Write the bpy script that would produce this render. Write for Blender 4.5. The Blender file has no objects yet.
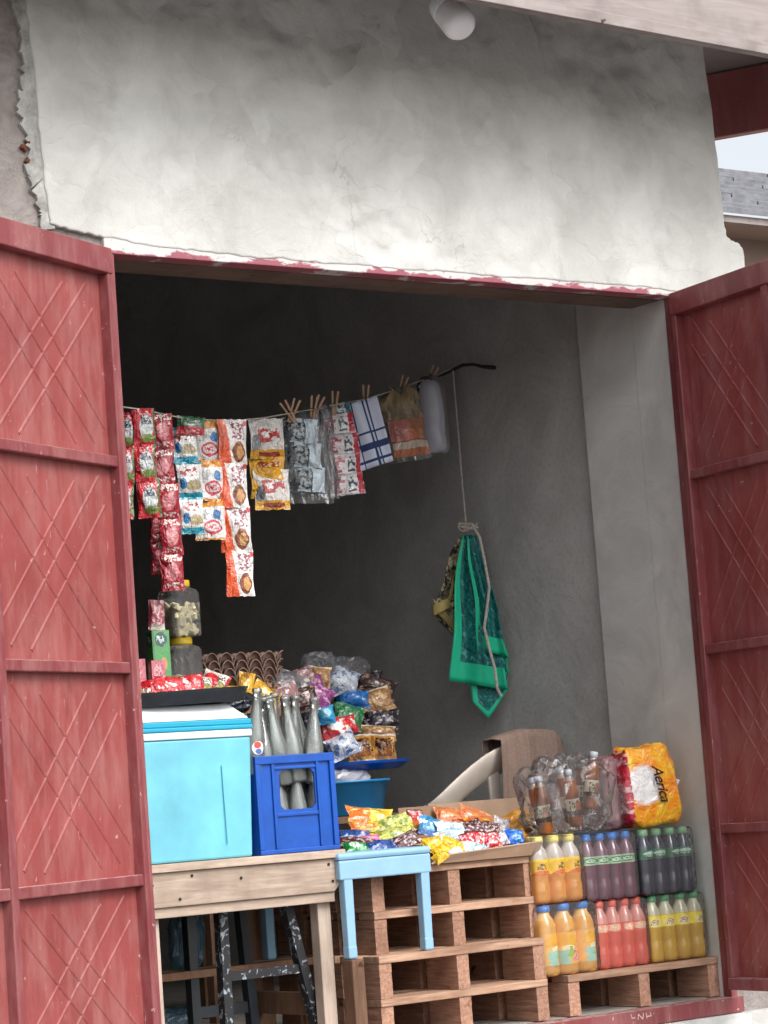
import bpy, math, random
from mathutils import Vector, Matrix, Euler
R = math.radians
PI = math.pi
S = bpy.context.scene
COL = S.collection
random.seed(7)

# ------------------------------------------------------------------ camera
cam_d = bpy.data.cameras.new("camera")
cam = bpy.data.objects.new("camera", cam_d)
COL.objects.link(cam)
S.camera = cam
yaw, pitch, roll = R(36.5), R(6.4), R(-4.2)
Fw = Vector((math.sin(yaw)*math.cos(pitch), math.cos(yaw)*math.cos(pitch), math.sin(pitch)))
Rt = Fw.cross(Vector((0, 0, 1))).normalized()
Up = Rt.cross(Fw)
Rr = math.cos(roll)*Rt + math.sin(roll)*Up
Uu = math.cos(roll)*Up - math.sin(roll)*Rt
m = Matrix((Rr, Uu, -Fw)).transposed().to_4x4()
m.translation = Vector((-3.419, -5.724, .633))
cam.matrix_world = m
cam_d.sensor_fit = 'VERTICAL'
cam_d.sensor_height = 36.0
cam_d.sensor_width = 27.0
cam_d.lens = 2600/1024*36
cam_d.clip_start = .05
cam_d.clip_end = 500
S.render.resolution_x = 768
S.render.resolution_y = 1024

# ------------------------------------------------------------------ sky, sun, exposure
SUN = Vector((.10, -.80, .80)).normalized()
w = bpy.data.worlds.new("World")
S.world = w
w.use_nodes = True
wt = w.node_tree
wt.nodes.clear()
sky = wt.nodes.new('ShaderNodeTexSky')
sky.sky_type = 'NISHITA'
sky.sun_disc = False
sky.sun_elevation = math.asin(SUN.z)
sky.sun_rotation = math.atan2(SUN.x, SUN.y)
sky.air_density = 1.0
sky.dust_density = 4.0
hs = wt.nodes.new('ShaderNodeHueSaturation')      # overcast: grey the clear-sky blue
hs.inputs['Saturation'].default_value = .24
bg = wt.nodes.new('ShaderNodeBackground')
bg.inputs['Strength'].default_value = .135
wo = wt.nodes.new('ShaderNodeOutputWorld')
wt.links.new(sky.outputs[0], hs.inputs['Color'])
wt.links.new(hs.outputs[0], bg.inputs['Color'])
wt.links.new(bg.outputs[0], wo.inputs['Surface'])
sd = bpy.data.lights.new("sun", 'SUN')
sd.energy = .95
sd.angle = R(30)
sd.color = (1, .99, .975)
so = bpy.data.objects.new("sun", sd)
so.rotation_euler = SUN.to_track_quat('Z', 'Y').to_euler()
COL.objects.link(so)
S.view_settings.view_transform = 'Standard'
S.view_settings.look = 'None'
S.view_settings.gamma = 1
S.view_settings.exposure = .92
try:
    S.cycles.max_bounces = 8
    S.cycles.transparent_max_bounces = 24
    S.cycles.caustics_reflective = False
    S.cycles.caustics_refractive = False
except Exception:
    pass

# ------------------------------------------------------------------ mesh helpers
class MB:
    """collects vertices and faces, then links ONE mesh object"""
    def __init__(s):
        s.v = []; s.f = []; s.uv = {}
    def box(s, x0, x1, y0, y1, z0, z1):
        b = len(s.v)
        s.v += [(x0,y0,z0),(x1,y0,z0),(x1,y1,z0),(x0,y1,z0),(x0,y0,z1),(x1,y0,z1),(x1,y1,z1),(x0,y1,z1)]
        for q in ((0,3,2,1),(4,5,6,7),(0,1,5,4),(1,2,6,5),(2,3,7,6),(3,0,4,7)):
            s.f.append(tuple(b+i for i in q))
        return s
    def mbox(s, mat, sx, sy, sz):
        b = len(s.v)
        for p in ((-1,-1,-1),(1,-1,-1),(1,1,-1),(-1,1,-1),(-1,-1,1),(1,-1,1),(1,1,1),(-1,1,1)):
            s.v.append(tuple(mat @ Vector((p[0]*sx/2, p[1]*sy/2, p[2]*sz/2))))
        for q in ((0,3,2,1),(4,5,6,7),(0,1,5,4),(1,2,6,5),(2,3,7,6),(3,0,4,7)):
            s.f.append(tuple(b+i for i in q))
        return s
    def bar(s, p, q, wx, wy, up=(0,0,1)):
        """square bar from p to q"""
        p = Vector(p); q = Vector(q); d = q-p
        z = d.normalized(); u = Vector(up)
        if abs(z.dot(u)) > .95: u = Vector((0,1,0))
        x = u.cross(z).normalized(); y = z.cross(x)
        mt = Matrix((x, y, z)).transposed().to_4x4(); mt.translation = (p+q)/2
        return s.mbox(mt, wx, wy, d.length)
    def tube(s, pts, r, n=8, cap=True):
        pts = [Vector(p) for p in pts]
        rs = r if isinstance(r, (list, tuple)) else [r]*len(pts)
        b = len(s.v); ref = Vector((.13, .31, .94))
        for i, p in enumerate(pts):
            d = (pts[min(i+1, len(pts)-1)] - pts[max(i-1, 0)]).normalized()
            u = d.cross(ref)
            if u.length < .05: u = d.cross(Vector((1, 0, 0)))
            u.normalize(); v = d.cross(u)
            for k in range(n):
                a = 2*PI*k/n
                s.v.append(tuple(p + rs[i]*(math.cos(a)*u + math.sin(a)*v)))
        for i in range(len(pts)-1):
            for k in range(n):
                s.f.append((b+i*n+k, b+i*n+(k+1) % n, b+(i+1)*n+(k+1) % n, b+(i+1)*n+k))
        if cap:
            s.f.append(tuple(b+k for k in reversed(range(n))))
            s.f.append(tuple(b+(len(pts)-1)*n+k for k in range(n)))
        return s
    def lathe(s, prof, n=16, c=(0,0,0), mat=None):
        b = len(s.v)
        for (r, z) in prof:
            for k in range(n):
                a = 2*PI*k/n
                p = Vector((c[0]+r*math.cos(a), c[1]+r*math.sin(a), c[2]+z))
                s.v.append(tuple(mat @ p if mat else p))
        for i in range(len(prof)-1):
            for k in range(n):
                s.f.append((b+i*n+k, b+i*n+(k+1) % n, b+(i+1)*n+(k+1) % n, b+(i+1)*n+k))
        if prof[0][0] > 1e-5: s.f.append(tuple(b+k for k in reversed(range(n))))
        if prof[-1][0] > 1e-5: s.f.append(tuple(b+(len(prof)-1)*n+k for k in range(n)))
        return s
    def grid(s, fn, nu, nv):
        b = len(s.v)
        for j in range(nv+1):
            for i in range(nu+1):
                s.uv[len(s.v)] = (i/nu, j/nv)
                s.v.append(tuple(fn(i/nu, j/nv)))
        for j in range(nv):
            for i in range(nu):
                a = b+j*(nu+1)+i
                s.f.append((a, a+1, a+nu+2, a+nu+1))
        return s
    def prism(s, poly, y0, y1):
        """polygon in the x-z plane given counter-clockwise seen from -y, extruded y0 (front) to y1"""
        b = len(s.v); n = len(poly)
        s.v += [(x, y0, z) for x, z in poly] + [(x, y1, z) for x, z in poly]
        s.f.append(tuple(range(b, b+n)))
        s.f.append(tuple(reversed(range(b+n, b+2*n))))
        for i in range(n):
            j = (i+1) % n
            s.f.append((b+j, b+i, b+n+i, b+n+j))
        return s
    def mesh(s, name, mat, smooth=False, off=(0,0,0)):
        me = bpy.data.meshes.new(name)
        o = Vector(off)
        me.from_pydata([tuple(Vector(p)-o) for p in s.v], [], s.f)
        if s.uv:
            ul = me.uv_layers.new(name="uv")
            for lp in me.loops:
                ul.data[lp.index].uv = s.uv.get(lp.vertex_index, (.5, .5))
        if mat: me.materials.append(mat)
        if smooth:
            for p in me.polygons: p.use_smooth = True
        me.update()
        return me
    def build(s, name, mat, parent=None, smooth=False, bevel=0, off=None, solid=0):
        if off is None:
            off = parent['base'] if (parent is not None and 'base' in parent) else (0,0,0)
        o = bpy.data.objects.new(name, s.mesh(name, mat, smooth, off))
        COL.objects.link(o)
        if parent is not None: o.parent = parent
        if solid:
            md = o.modifiers.new('solid', 'SOLIDIFY'); md.thickness = solid; md.offset = 0
        if bevel:
            md = o.modifiers.new('bevel', 'BEVEL'); md.width = bevel; md.segments = 2
            md.limit_method = 'ANGLE'; md.angle_limit = R(40)
        return o

def tag(o, label, cat, group=None):
    o['label'] = label; o['category'] = cat
    if group: o['group'] = group
    return o

def thing(name, label, cat, loc=(0,0,0), rot=(0,0,0), group=None, world=False):
    """Empty at the base of a thing. world=True: parts are given in world coordinates"""
    o = bpy.data.objects.new(name, None); COL.objects.link(o)
    o.location = loc; o.rotation_euler = rot; o.empty_display_size = .05
    if world: o['base'] = tuple(float(c) for c in loc)
    return tag(o, label, cat, group)

def single(mb, name, mat, label, cat, loc=(0,0,0), rot=(0,0,0), group=None, world=False, **k):
    o = mb.build(name, mat, None, off=(loc if world else (0,0,0)), **k)
    o.location = loc; o.rotation_euler = rot
    return tag(o, label, cat, group)

def link_copy(o, parent=None):
    c = o.copy(); COL.objects.link(c)
    if parent is not None: c.parent = parent
    return c

def copy_tree(o, parent=None):
    c = link_copy(o, parent)
    for ch in list(o.children): copy_tree(ch, c)
    return c

# ------------------------------------------------------------------ material helpers
def srgb(r, g, b):
    f = lambda c: (c/255/12.92 if c/255 <= .04045 else ((c/255+.055)/1.055)**2.4)
    return (f(r), f(g), f(b), 1)

class NT:
    def __init__(s, name):
        s.m = bpy.data.materials.new(name); s.m.use_nodes = True
        s.t = s.m.node_tree; s.n = s.t.nodes; s.n.clear()
        s.out = s.n.new('ShaderNodeOutputMaterial')
        s.p = s.n.new('ShaderNodeBsdfPrincipled')
        s.L(s.p.outputs[0], s.out.inputs['Surface'])
    def L(s, a, b): s.t.links.new(a, b)
    def node(s, t, **k):
        q = s.n.new(t)
        for a, v in k.items(): setattr(q, a, v)
        return q
    def val(s, sock, v):
        if isinstance(v, bpy.types.NodeSocket): s.L(v, sock)
        elif v is not None: sock.default_value = v
    def math(s, op, a, b=None, clamp=False):
        q = s.node('ShaderNodeMath', operation=op, use_clamp=clamp)
        s.val(q.inputs[0], a)
        if b is not None: s.val(q.inputs[1], b)
        return q.outputs[0]
    def mix(s, fac, a, b):
        q = s.node('ShaderNodeMix', data_type='RGBA')
        s.val(q.inputs[0], fac); s.val(q.inputs[6], a); s.val(q.inputs[7], b)
        return q.outputs[2]
    def coord(s, kind='Object', scale=(1,1,1), rot=(0,0,0), seed=False):
        tc = s.node('ShaderNodeTexCoord'); mp = s.node('ShaderNodeMapping')
        mp.inputs['Scale'].default_value = scale; mp.inputs['Rotation'].default_value = rot
        s.L(tc.outputs[kind], mp.inputs['Vector'])
        if seed:
            oi = s.node('ShaderNodeObjectInfo')
            s.L(s.math('MULTIPLY', oi.outputs['Random'], 37.0), mp.inputs['Location'])
        return mp.outputs[0]
    def noise(s, vec, scale, detail=4, rough=.55, dist=0):
        q = s.node('ShaderNodeTexNoise')
        s.L(vec, q.inputs['Vector']); q.inputs['Scale'].default_value = scale
        q.inputs['Detail'].default_value = detail; q.inputs['Roughness'].default_value = rough
        q.inputs['Distortion'].default_value = dist
        return q.outputs[0]
    def ramp(s, fac, stops):
        q = s.node('ShaderNodeValToRGB'); e = q.color_ramp.elements
        while len(e) < len(stops): e.new(.5)
        for i, (p, c) in enumerate(stops):
            e[i].position = p; e[i].color = c if len(c) == 4 else (*c, 1)
        s.L(fac, q.inputs[0]); return q.outputs[0]
    def step(s, fac, a, b):
        q = s.node('ShaderNodeMapRange', clamp=True)
        s.val(q.inputs[0], fac); q.inputs[1].default_value = a; q.inputs[2].default_value = b
        return q.outputs[0]
    def bump(s, h, strength=.3, dist=.01, prev=None):
        q = s.node('ShaderNodeBump'); q.inputs['Strength'].default_value = strength
        q.inputs['Distance'].default_value = dist; s.val(q.inputs['Height'], h)
        if prev is not None: s.L(prev, q.inputs['Normal'])
        s.L(q.outputs[0], s.p.inputs['Normal']); return q.outputs[0]
    def set(s, col=None, rough=None, **k):
        if col is not None: s.val(s.p.inputs['Base Color'], col)
        if rough is not None: s.val(s.p.inputs['Roughness'], rough)
        for a, v in k.items(): s.val(s.p.inputs[a.replace('_', ' ')], v)
        return s

def plain(name, col, rough=.5, var=.12, nscale=30, bump=.1, seed=True, metallic=0, **k):
    t = NT(name); c = t.coord(seed=seed)
    n = t.noise(c, nscale, 5)
    d = tuple(x*(1-var) for x in col[:3])+(1,); b = tuple(min(1, x*(1+var)) for x in col[:3])+(1,)
    t.set(t.ramp(n, [(.3, d), (.7, b)]), rough, Metallic=metallic, **k)
    if bump: t.bump(n, bump, .004)
    return t.m

M = {}
# --- whitewashed plaster: trowel marks, thin patches and grey stains
t = NT('white_plaster'); c = t.coord()
warp = t.noise(c, 2.6, 4, .55, .5)
patch = t.noise(c, 4.2, 7, .62, .55)
fine = t.noise(c, 60, 5, .65)
ck = t.node('ShaderNodeTexVoronoi', feature='DISTANCE_TO_EDGE'); ck.inputs['Scale'].default_value = 1.7; cn = t.node('ShaderNodeTexNoise'); cn.inputs['Scale'].default_value = 5; cn.inputs['Detail'].default_value = 6; t.L(c, cn.inputs['Vector'])
cv = t.node('ShaderNodeVectorMath', operation='SCALE'); cv.inputs['Scale'].default_value = .35; t.L(cn.outputs['Color'], cv.inputs[0]); cw = t.node('ShaderNodeVectorMath', operation='ADD'); t.L(c, cw.inputs[0]); t.L(cv.outputs[0], cw.inputs[1]); t.L(cw.outputs[0], ck.inputs['Vector'])
crack = t.math('MULTIPLY', t.step(ck.outputs['Distance'], .0042, .0015), t.step(t.noise(t.coord(scale=(1,1,1.3)), 1.9, 3), .52, .58))
vor = t.node('ShaderNodeTexVoronoi', feature='SMOOTH_F1'); vor.inputs['Scale'].default_value = 4.6
va = t.node('ShaderNodeVectorMath', operation='SCALE'); nz = t.node('ShaderNodeTexNoise'); nz.inputs['Scale'].default_value = 6
t.L(c, nz.inputs['Vector']); t.L(nz.outputs['Color'], va.inputs[0]); va.inputs['Scale'].default_value = .22
vb = t.node('ShaderNodeVectorMath', operation='ADD'); t.L(c, vb.inputs[0]); t.L(va.outputs[0], vb.inputs[1]); t.L(vb.outputs[0], vor.inputs['Vector'])
trowel = t.math('ADD', t.math('MULTIPLY', vor.outputs['Distance'], .8), t.math('MULTIPLY', patch, .5))
col = t.ramp(patch, [(.30, srgb(192,191,187)), (.5, srgb(212,212,208)), (.70, srgb(224,224,220))])
col = t.mix(t.math('MULTIPLY', t.step(warp, .52, .68), .18), col, srgb(186,184,180))
col = t.mix(t.math('MULTIPLY', t.step(t.noise(t.coord(scale=(1.6,1,.9)), 5, 6, .65, .5), .55, .75), .12), col, srgb(168,165,162))
t.set(col, .9, Specular_IOR_Level=.15)
cell = t.node('ShaderNodeTexVoronoi', feature='F1'); cell.inputs['Scale'].default_value = 7.5; t.L(vb.outputs[0], cell.inputs['Vector'])
cs_ = t.node('ShaderNodeSeparateColor'); t.L(cell.outputs['Color'], cs_.inputs[0])
cell2 = t.node('ShaderNodeTexVoronoi', feature='F1'); cell2.inputs['Scale'].default_value = 3.4; t.L(vb.outputs[0], cell2.inputs['Vector'])
cs2 = t.node('ShaderNodeSeparateColor'); t.L(cell2.outputs['Color'], cs2.inputs[0])
msk = t.step(t.noise(t.coord(), 2.6, 3), .34, .56)
plate = t.math('MULTIPLY', msk, t.math('ADD', t.math('MULTIPLY', cs_.outputs[0], .5), cs2.outputs[1]))
b0 = t.bump(plate, 1.0, .028)
t.L(t.mix(t.math('MULTIPLY', t.math('MULTIPLY', msk, t.math('MAXIMUM', cs_.outputs[1], cs2.outputs[0])), .40), t.mix(t.math('MULTIPLY', crack, .28), col, srgb(120,114,110)), srgb(174,172,168)), t.p.inputs['Base Color'])
b1 = t.bump(trowel, .20, .02, b0); b2 = t.bump(t.noise(c, 14, 6, .65, .4), .5, .014, b1); t.bump(fine, .3, .004, b2)
M['plaster'] = t.m
# --- raw render
t = NT('old_render'); c = t.coord()
n1 = t.noise(c, 9, 8, .65, .6); n2 = t.noise(c, 55, 6, .7)
col = t.ramp(n1, [(.3, srgb(126,119,116)), (.55, srgb(162,154,150)), (.75, srgb(182,175,170))])
col = t.mix(t.step(n2, .62, .75), col, srgb(108,98,92))
t.set(col, .95, Specular_IOR_Level=.1); b = t.bump(n1, .6, .03); t.bump(n2, .6, .008, b)
M['old_render'] = t.m
t = NT('plaster_flake'); c = t.coord(); n1 = t.noise(c, 22, 6, .65)
t.set(t.ramp(n1, [(.35, srgb(140,137,133)), (.65, srgb(196,196,192))]), .95); t.bump(n1, .6, .01); M['flake'] = t.m
# --- interior cement
t = NT('cement'); c = t.coord()
n1 = t.noise(c, 3.4, 8, .68, .8); n2 = t.noise(c, 70, 5, .7)
col = t.ramp(n1, [(.3, srgb(178,177,173)), (.7, srgb(211,210,205))])
col = t.mix(t.math('MULTIPLY', t.step(n2, .5, .7), .25), col, srgb(82,80,78))
t.set(col, .95, Specular_IOR_Level=.1); b = t.bump(n1, .35, .02); t.bump(n2, .3, .004, b); M['cement'] = t.m
t = NT('cement_light'); c = t.coord()
n1 = t.noise(c, 4, 6, .6, .8); n2 = t.noise(c, 70, 5, .7)
col = t.ramp(n1, [(.3, srgb(184,183,178)), (.7, srgb(216,215,210))])
t.set(col, .95, Specular_IOR_Level=.1); b = t.bump(n1, .3, .02); t.bump(n2, .3, .004, b); M['cement_light'] = t.m
t = NT('shade_dark_wall'); c = t.coord(); n1 = t.noise(c, 3, 6)
t.set(t.ramp(n1, [(.3, srgb(40,41,47)), (.7, srgb(54,55,62))]), .95); M['shade_dark'] = t.m  # near-black base colour stands in for the shade deep in the room
# --- maroon painted steel, scratched and chalky
def steel(name, base, scr=.5):
    t = NT(name); c = t.coord()
    n1 = t.noise(c, 4, 6, .6); n2 = t.noise(t.coord(scale=(9,9,1.6), rot=(0,R(20),0)), 9, 6, .7)
    n3 = t.noise(c, 42, 4, .6)
    d = tuple(x*.82 for x in base[:3])+(1,); l = tuple(x*1.15 for x in base[:3])+(1,)
    col = t.ramp(n1, [(.3, d), (.7, l)])
    dust = t.noise(t.coord(scale=(1,1,.25)), 14, 6, .7)
    col = t.mix(t.math('MULTIPLY', t.step(dust, .44, .76), .5), col, srgb(180,134,130))
    sc = t.math('MULTIPLY', t.step(n2, .64, .69), t.step(n1, .40, .6))
    col = t.mix(t.math('MULTIPLY', sc, scr), col, srgb(215,190,184))
    col = t.mix(t.math('MULTIPLY', t.step(n3, .69, .72), scr), col, srgb(205,176,170))
    ge = t.node('ShaderNodeNewGeometry'); gz = t.node('ShaderNodeSeparateXYZ'); t.L(ge.outputs['Normal'], gz.inputs[0])
    col = t.mix(t.math('MULTIPLY', t.step(gz.outputs[2], .35, .9), t.step(n3, .35, .55)), col, srgb(186,158,152))
    rs = t.noise(t.coord(scale=(2.5,2.5,1)), 6, 7, .72, .4)
    col = t.mix(t.math('MULTIPLY', t.step(rs, .60, .74), .55), col, srgb(88,48,44))
    t.set(col, t.math('ADD', t.math('MULTIPLY', n1, .3), .32), Specular_IOR_Level=.4)
    t.bump(n3, .12, .003); return t.m
M['maroon'] = steel('maroon_steel', srgb(144,70,68), .55)
M['maroon_rail'] = steel('maroon_steel_rail', srgb(130,64,67), .8)
M['maroon_dark'] = steel('maroon_paint', srgb(156,88,88), .25)
# lintel frame: maroon with white paint slopped over it
t = NT('lintel_paint'); c = t.coord()
n1 = t.noise(t.coord(scale=(1,1,2.5)), 9, 6, .65, .5); n2 = t.noise(c, 60, 4)
spz = t.node('ShaderNodeSeparateXYZ'); t.L(c, spz.inputs[0])
zz = t.math('MULTIPLY', t.math('SUBTRACT', spz.outputs[2], 2.1125), 9.0)
col = t.mix(t.step(t.math('ADD', n1, zz), .43, .49), srgb(158,86,98), srgb(206,202,200))
col = t.mix(t.math('MULTIPLY', t.step(n2, .62, .7), .6), col, srgb(90,66,66))
t.set(col, .6); t.bump(n1, .3, .006); M['lintel'] = t.m
# --- wood
def wood(name, a, b, axis='x', sc=1.0, stain=None):
    t = NT(name)
    s = {'x': (1.2, 14, 14), 'y': (14, 1.2, 14), 'z': (14, 14, 1.2)}[axis]
    c = t.coord(scale=tuple(v*sc for v in s), seed=True); c2 = t.coord(seed=True)
    n = t.noise(c, 5, 6, .65, .8); n2 = t.noise(c2, 7, 4)
    col = t.ramp(n, [(.25, a), (.75, b)])
    oi = t.node('ShaderNodeObjectInfo')
    hv = t.node('ShaderNodeHueSaturation'); t.L(t.math('ADD', t.math('MULTIPLY', oi.outputs['Random'], .35), .82), hv.inputs['Value']); t.L(col, hv.inputs['Color'])
    col = t.mix(t.math('MULTIPLY', t.step(n2, .46, .76), .6), hv.outputs[0], stain or tuple(x*.5 for x in a[:3])+(1,))
    kn = t.noise(c2, 16, 2); col = t.mix(t.step(kn, .74, .77), col, srgb(70,48,34))
    t.set(col, .75, Specular_IOR_Level=.25); t.bump(n, .35, .004); return t.m
M['pine'] = wood('table_wood', srgb(152,132,116), srgb(194,176,160), 'x')
M['pine_z'] = wood('leg_wood', srgb(166,146,130), srgb(202,186,172), 'z')
M['brown_z'] = wood('brown_leg_wood', srgb(98,72,56), srgb(132,102,82), 'z')
M['pallet'] = wood('pallet_wood', srgb(146,108,86), srgb(212,176,150), 'x')
M['block'] = wood('pallet_block_wood', srgb(122,86,68), srgb(200,158,134), 'y', 1.6)
M['lintelwood'] = wood('lintel_wood', srgb(100,82,72), srgb(128,108,96), 'x')
M['fascia'] = wood('fascia_paint', srgb(140,130,127), srgb(166,156,152), 'x', .5, srgb(96,86,84))
# --- black wood with white spatter
t = NT('spattered_black_paint'); c = t.coord()
n1 = t.noise(c, 38, 5, .7, 1.2); t.set(t.mix(t.step(n1, .57, .6), srgb(26,26,30), srgb(150,160,168)), .6); M['spatter'] = t.m
M['floor'] = plain('cement_floor', srgb(150,145,138), .9, .2, 12, .3, False)
M['dirt'] = plain('dirt_ground', srgb(128,126,124), .95, .2, 3, .3, False)
M['roofsheet'] = plain('roof_sheet', srgb(126,116,114), .6, .1, 5, .1, False)
M['black'] = plain('black_plastic', srgb(38,42,48), .35, .2, 40, .05)
M['crateblue'] = plain('blue_crate_plastic', srgb(16,78,168), .38, .14, 25, .06)
M['basinblue'] = plain('blue_basin_plastic', srgb(30,130,190), .35, .1, 25, .05)
M['stool'] = plain('pale_blue_plastic', srgb(140,180,208), .42, .07, 18, .05)
M['cyan'] = plain('cyan_plastic', srgb(108,184,202), .5, .18, 7, .06)
M['cyan2'] = plain('cyan_lid_plastic', srgb(30,158,190), .4, .06, 12, .03)
M['white'] = plain('white_plastic', srgb(226,232,236), .4, .05, 20, .03)
M['chair'] = plain('cream_plastic', srgb(222,211,198), .5, .1, 12, .05)
M['card'] = plain('cardboard', srgb(176,146,122), .85, .12, 18, .15)
M['card2'] = plain('worn_cardboard', srgb(150,122,100), .85, .15, 18, .15)
M['rope'] = plain('cord_fibre', srgb(176,168,160), .9, .25, 120, .4)
M['wire'] = plain('black_wire', srgb(24,22,24), .6, .2, 60, .2)
M['pin'] = plain('clothespin_wood', srgb(186,150,120), .8, .2, 50, .2)
M['egg'] = plain('pulp_cardboard', srgb(128,104,92), .95, .2, 45, .4)
M['pale'] = plain('pale_pouch', srgb(214,208,190), .4, .1, 30, .1)
M['lidyellow'] = plain('yellow_lid', srgb(196,164,40), .45, .1, 30, .05)
M['sweets'] = plain('cream_sweets', srgb(216,206,166), .6, .2, 40, .2)
M['towel'] = plain('taupe_cloth', srgb(142,120,108), .95, .15, 160, .5)
# --- cheap clear glass / film: tinted see-through with a gloss on top
def film(name, tint, alpha, milk=(.8,.8,.8,1), rough=.12, bump=.5, bscale=28, gl=.35):
    t = NT(name); t.n.remove(t.p)
    tr = t.node('ShaderNodeBsdfTransparent'); tr.inputs[0].default_value = tint
    df = t.node('ShaderNodeBsdfDiffuse'); df.inputs[0].default_value = milk
    gs = t.node('ShaderNodeBsdfGlossy'); gs.inputs['Roughness'].default_value = rough
    c = t.coord(seed=True); nz = t.noise(c, bscale, 4, .6, .8)
    bp = t.node('ShaderNodeBump'); bp.inputs['Strength'].default_value = bump; bp.inputs['Distance'].default_value = .01
    t.L(nz, bp.inputs['Height']); t.L(bp.outputs[0], gs.inputs['Normal'])
    m1 = t.node('ShaderNodeMixShader'); m1.inputs[0].default_value = alpha
    t.L(tr.outputs[0], m1.inputs[1]); t.L(df.outputs[0], m1.inputs[2])
    lw = t.node('ShaderNodeLayerWeight'); lw.inputs[0].default_value = gl
    t.L(bp.outputs[0], lw.inputs['Normal'])
    m2 = t.node('ShaderNodeMixShader'); t.L(lw.outputs['Fresnel'], m2.inputs[0])
    t.L(m1.outputs[0], m2.inputs[1]); t.L(gs.outputs[0], m2.inputs[2])
    t.L(m2.outputs[0], t.out.inputs['Surface']); return t.m
M['film'] = film('clear_film', (.985,.985,.985,1), .05, (.95,.95,.95,1), .12, .6, 30, .24)
M['bagfilm'] = film('crisp_film', (.985,.985,.985,1), .05, (.9,.9,.9,1), .16, .5, 22, .32)
M['filmgrey'] = film('cloudy_film', (.92,.92,.93,1), .2, srgb(180,180,186), .16, .6, 24, .34)
M['filmwhite'] = film('frosted_film', (.9,.91,.95,1), .55, srgb(206,208,220), .2, .25, 14, .3)
M['filmpink'] = film('pink_film', (.9,.75,.78,1), .45, srgb(196,150,154), .2)
M['filmblue'] = film('blue_tinted_film', (.5,.65,.75,1), .45, srgb(84,122,142), .2)
M['wrap'] = film('shrink_film', (.985,.985,.985,1), .05, (.95,.95,.95,1), .10, .6, 34, .2)
M['glass'] = film('bottle_glass', (.95,.98,.96,1), .17, srgb(238,246,241), .05, .14, 12, .44)
M['jar'] = film('jar_plastic', (.96,.96,.96,1), .12, srgb(190,190,190), .1, .2, 12, .3)

# --- printed packaging: features laid out in the pouch's own uv
def printed(name, base, feats=(), rough=.26, crinkle=.5, metallic=0, cs=26):
    t = NT(name)
    uvn = t.node('ShaderNodeTexCoord'); sp = t.node('ShaderNodeSeparateXYZ'); t.L(uvn.outputs['UV'], sp.inputs[0])
    wn = t.node('ShaderNodeTexNoise'); wn.inputs['Scale'].default_value = 5; wn.inputs['Detail'].default_value = 3; t.L(uvn.outputs['UV'], wn.inputs['Vector'])
    ws = t.node('ShaderNodeSeparateColor'); t.L(wn.outputs['Color'], ws.inputs[0])
    u = t.math('ADD', sp.outputs[0], t.math('MULTIPLY', t.math('SUBTRACT', ws.outputs[0], .5), .17)); v = t.math('ADD', sp.outputs[1], t.math('MULTIPLY', t.math('SUBTRACT', ws.outputs[1], .5), .11))
    def band(s, a, b): return t.math('MULTIPLY', t.math('GREATER_THAN', s, a), t.math('LESS_THAN', s, b))
    col = base
    for f in feats:
        k = f[0]
        if k == 'v': mask = band(v, f[1], f[2])
        elif k == 'u': mask = band(u, f[1], f[2])
        elif k == 'rect': mask = t.math('MULTIPLY', band(u, f[1], f[2]), band(v, f[3], f[4]))
        elif k == 'ell':
            a = t.math('POWER', t.math('ABSOLUTE', t.math('DIVIDE', t.math('SUBTRACT', u, f[1]), f[3])), 2)
            b = t.math('POWER', t.math('ABSOLUTE', t.math('DIVIDE', t.math('SUBTRACT', v, f[2]), f[4])), 2)
            mask = t.math('LESS_THAN', t.math('ADD', a, b), 1)
        elif k == 'diag':   # u < a + b*v
            mask = t.math('LESS_THAN', u, t.math('ADD', t.math('MULTIPLY', v, f[2]), f[1]))
        elif k == 'scrib':  # small print
            mp = t.node('ShaderNodeMapping'); t.L(uvn.outputs['UV'], mp.inputs[0]); mp.inputs['Scale'].default_value = (f[5], f[6], 1)
            mp.inputs['Location'].default_value = (f[1]*7, f[3]*5, 0)
            nn = t.noise(mp.outputs[0], 1, 2)
            mask = t.math('MULTIPLY', t.math('MULTIPLY', band(u, f[1], f[2]), band(v, f[3], f[4])), t.math('GREATER_THAN', nn, .5))
        elif k == 'blotch':
            mp = t.node('ShaderNodeMapping'); t.L(uvn.outputs['UV'], mp.inputs[0]); mp.inputs['Scale'].default_value = (f[1], f[2], 1)
            oi = t.node('ShaderNodeObjectInfo'); t.L(t.math('MULTIPLY', oi.outputs['Random'], 20), mp.inputs['Location'])
            mask = t.math('GREATER_THAN', t.noise(mp.outputs[0], 1, 3), f[3])
        col = t.mix(mask, col, f[-1])
    t.set(col, rough, Metallic=metallic, Specular_IOR_Level=.8, Coat_Weight=.7, Coat_Roughness=.1)
    c = t.coord(scale=(1,1,.6), seed=True)
    b = t.noise(c, cs, 4, .6, 1.0); b0 = t.bump(b, min(1, crinkle*1.4), .028)
    if crinkle > .2: t.bump(t.noise(c, cs*2.6, 3, .6, 1.5), crinkle*.6, .008, b0)
    return t.m

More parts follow.
